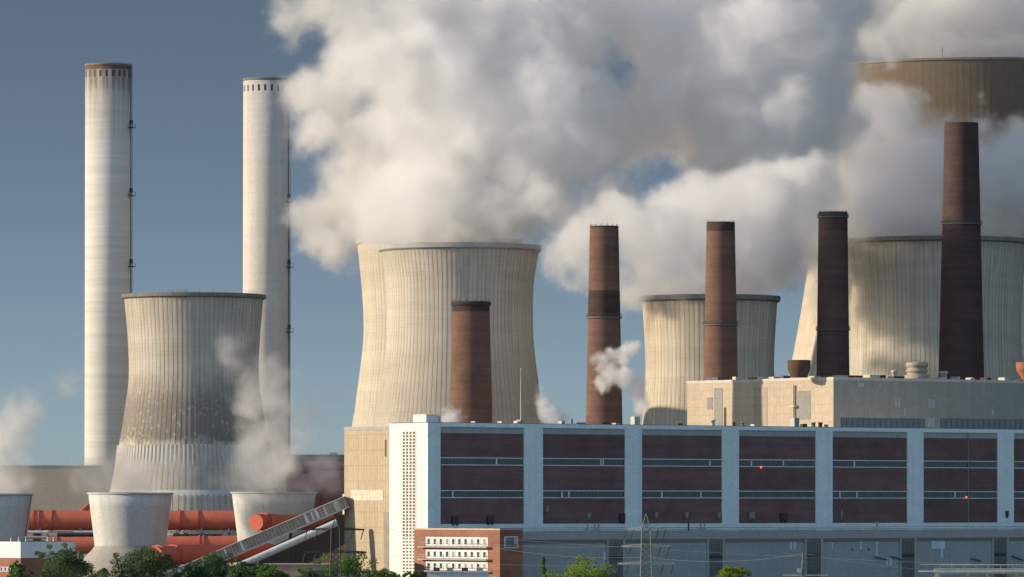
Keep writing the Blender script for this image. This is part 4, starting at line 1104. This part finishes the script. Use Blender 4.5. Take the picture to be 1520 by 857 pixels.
    for ax, q in zip('XYZ', range(3)): vc.inputs['Resolution '+ax].default_value = max(8, int((hi[q]-lo[q])/voxel))
    sm = N.new('GeometryNodeSetMaterial'); L.new(vc.outputs[0], sm.inputs[0]); sm.inputs['Material'].default_value = mat
    L.new(sm.outputs[0], out.inputs[0])
    md = o.modifiers.new('steam_grid', 'NODES'); md.node_group = t
    return o

ST = steam_mat('dense_steam', .11)
ST2 = steam_mat('thin_steam', .13)
# main plume of the twin cooling towers (photo px, py, depth, rx px, ry m, rz px)
y = 2000
main = [(683, 335, y, 112, 27, 42), (650, 290, y, 110, 26, 60), (600, 300, y+20, 85, 26, 70), (560, 310, y+130, 60, 24, 55), (620, 335, 2140, 60, 20, 28),
        (505, 350, y+165, 45, 20, 45), (470, 315, y+60, 32, 16, 30), (540, 270, y+40, 70, 22, 60), (535, 205, y+30, 48, 20, 40), (470, 190, y+25, 42, 16, 32), (450, 140, y+20, 34, 16, 30), (500, 140, y+20, 45, 18, 42),
        (430, 25, y+10, 26, 16, 38), (470, 5, y+20, 50, 20, 48), (545, 90, y+10, 65, 24, 60), (540, 20, y+20, 75, 24, 60),
        (610, 200, y+10, 85, 28, 70), (640, 110, y, 95, 30, 80), (700, 200, y, 95, 30, 80), (620, 10, y+20, 95, 30, 70), (740, 20, y+20, 110, 32, 80), (740, 120, y+15, 95, 32, 80),
        (780, 230, y, 85, 28, 75), (820, 160, y-5, 85, 28, 80), (830, 60, y+10, 85, 28, 80), (765, 300, y, 70, 24, 50), (820, 300, y-20, 45, 20, 40), (855, 230, y-10, 55, 22, 50),
        (890, 190, y+20, 50, 30, 60), (900, 290, y-10, 40, 18, 40), (880, 0, y+30, 80, 30, 50), (990, 40, y+40, 90, 40, 80), (1000, 150, y+40, 66, 40, 75), (1080, 90, y+45, 105, 68, 95), (1165, 70, y+45, 90, 70, 85), (1090, 190, y+45, 95, 60, 70),
        (1160, 180, y+45, 85, 66, 85), (1070, 235, y+30, 45, 40, 40), (1150, 260, y+40, 70, 60, 60), (1222, 110, y+60, 40, 45, 60), (1240, 190, y+80, 40, 30, 50), (940, 205, y+40, 30, 14, 45), (960, -10, y+40, 80, 30, 50), (1225, 15, y+70, 66, 50, 42), (1285, 0, y+120, 50, 30, 34), (1100, -20, y+50, 110, 60, 40)]
steam('steam_plume', 'vast warm white steam plume rising from the twin ribbed cooling towers and filling the sky', main, ST, 1.0, seed=1, amp=(6, 4, 2.2), edge=8.5, grow=4.5, frizz=11, curl=4.5)
y = 1920
pc = [(1053, 422, y, 100, 25, 28), (1000, 395, y, 90, 26, 50), (940, 395, y-8, 60, 22, 52), (900, 355, y-10, 66, 24, 55), (860, 370, y-15, 46, 18, 44), (838, 390, y-15, 30, 12, 26), (880, 405, y-12, 44, 16, 28), (940, 435, y-5, 28, 13, 20),
      (905, 320, y-8, 46, 18, 30), (960, 335, y, 60, 24, 42), (1030, 325, y+5, 80, 30, 60), (1090, 345, y+5, 80, 38, 65), (1150, 350, y+48, 66, 34, 70), (1110, 295, y+5, 70, 38, 50), (1045, 292, y+8, 50, 20, 26), (1180, 395, y+48, 36, 18, 40), (1180, 290, y+50, 70, 34, 60), (1130, 400, y+5, 60, 24, 40), (1120, 300, y-5, 55, 26, 55), (1090, 372, 2075, 78, 40, 62), (1100, 350, 2010, 70, 40, 60)]  # last two lobes added unseen behind the plume to shade the grey tower
steam('steam_plume', 'bright billowing steam of the smaller pale cooling tower, drifting left behind two brick chimneys', pc, ST, .9, seed=2, amp=(6, 4.5, 2.6), edge=5.5, grow=3.2, frizz=10, curl=4)
y = 2110
pd = [(1388, 335, y, 132, 32, 36), (1300, 300, y, 90, 28, 60), (1230, 310, y, 70, 26, 70), (1190, 270, y+10, 55, 22, 60), (1260, 230, y+10, 70, 26, 70), (1340, 240, y+10, 75, 28, 60), (1420, 260, y+5, 80, 28, 55), (1490, 270, y, 80, 28, 60),
      (1560, 260, y, 80, 28, 70), (1285, 165, y+10, 45, 18, 42), (1335, 170, y+15, 42, 18, 40), (1250, 160, y+20, 40, 18, 40), (1395, 200, y+15, 45, 18, 36), (1450, 205, y+15, 40, 18, 30), (1510, 215, y+10, 42, 18, 36), (1180, 340, y, 45, 20, 50), (1234, 420, y-6, 25, 36, 55), (1212, 335, y-6, 48, 36, 62), (1275, 330, y-10, 40, 34, 40)]  # late lobes tucked behind the black-topped chimney, added to shade the grey tower
steam('steam_plume', 'blue-grey steam of the wide grey cooling tower hiding the giant tower behind', pd, ST, 1.0, seed=3, amp=(5, 3.6, 2.0), edge=7, grow=3, frizz=9, curl=3.5)
y = 2340
pf = [(1442, 70, y, 200, 55, 30), (1340, 30, y, 110, 45, 50), (1450, 0, y, 120, 45, 60), (1550, 20, y, 110, 45, 60), (1290, 60, y, 60, 30, 32)]
steam('steam_plume', 'grey steam leaving the giant cooling tower at the upper right', pf, ST, 1.8, seed=4, edge=12, grow=3, frizz=4)
y = 2240
steam('steam_wisp', 'ragged steam scraps drifting across the rim of the giant cooling tower', [(1270, 110, y, 45, 14, 30), (1300, 80, y, 40, 12, 22), (1320, 95, y, 26, 10, 20), (1210, 90, y-20, 50, 16, 40)], ST2, 1.2, amp=(6, 4, 2), scl=(18, 9, 4), edge=9, seed=5)
steam('steam_wisp', 'tiny steam puff in front of the brown rim of the giant cooling tower', [(1458, 140, y, 14, 4, 18), (1466, 150, y, 10, 3, 12)], ST2, .7, amp=(4, 3, 1.4), scl=(10, 5, 2.5), edge=4, seed=6, warp=3, k=2)
# steam over the small cup-shaped towers
y = 1700
steam('steam_wisp', 'thin steam rising from the small cooling tower under the left edge', [(0, 715, y, 45, 10, 26), (5, 670, y, 45, 11, 40), (15, 625, y, 40, 9, 36), (45, 600, y, 30, 7, 20), (100, 570, y, 18, 4, 12)], ST2, .8, amp=(5, 3, 1.5), scl=(16, 8, 4), edge=12, seed=7, thin=8, grow=4.5, frizz=5, curl=2)
steam('steam_wisp', 'faint steam veil rising from the small cooling tower before the dirty ribbed tower', [(193, 722, y, 58, 11, 14), (165, 700, y, 48, 9, 22), (215, 700, y, 50, 9, 20), (250, 690, y, 30, 8, 26), (140, 690, y, 26, 6, 18)], ST2, .8, amp=(5, 3, 1.5), scl=(16, 8, 4), edge=13, seed=8, thin=9, grow=4, frizz=5, curl=2)
steam('steam_wisp', 'soft white steam column curling up from the small cooling tower above the conveyor', [(406, 722, y, 58, 12, 14), (400, 695, y, 55, 11, 30), (390, 650, y, 38, 9, 40), (375, 600, y, 26, 7, 36), (420, 610, y, 26, 7, 40), (410, 560, y, 20, 5, 22), (440, 660, y, 34, 7, 40), (350, 520, y-15, 12, 3, 18), (465, 690, y, 30, 7, 22), (470, 600, y, 22, 5, 26)], ST2, .8, amp=(6, 3.5, 1.6), scl=(16, 8, 4), edge=11, seed=9, thin=8, grow=4, frizz=5, curl=2)
y = 1600
steam('steam_wisp', 'small curling steam jet rising from the hall roof in front of the banded chimney', [(948, 600, y, 7, 1.4, 14), (944, 578, y, 9, 1.8, 14), (930, 560, y, 16, 3, 15), (908, 552, y, 18, 3, 16), (918, 530, y, 16, 3, 14), (938, 518, y, 12, 2.5, 10), (893, 540, y, 11, 2.4, 12), (898, 565, y, 12, 2.4, 10)], ST_J := steam_mat('jet_steam', .5), .35, amp=(2.6, 1.4, .7), scl=(8, 4, 1.8), edge=2.0, seed=10, warp=1.5, k=1, grow=1.7)
y = 1520
steam('steam_wisp', 'little white steam puff on the hall roof right of the twin cooling towers', [(806, 600, y, 6, 1.2, 9), (816, 612, y, 12, 2, 9), (828, 620, y, 14, 2, 6), (800, 590, y, 4, .8, 7)], ST_J, .3, amp=(1.8, 1.0, .5), scl=(6, 3, 1.4), edge=1.6, seed=11, warp=1, k=1, grow=1.6)
y = 1510
steam('steam_wisp', 'little white steam puff on the hall roof left of the stout brick chimney', [(668, 615, y, 12, 1.8, 8), (660, 607, y, 6, 1.2, 5), (675, 622, y, 9, 1.4, 5)], ST_J, .3, amp=(1.8, 1.0, .5), scl=(6, 3, 1.4), edge=1.6, seed=12, warp=1, k=1, grow=1.6)
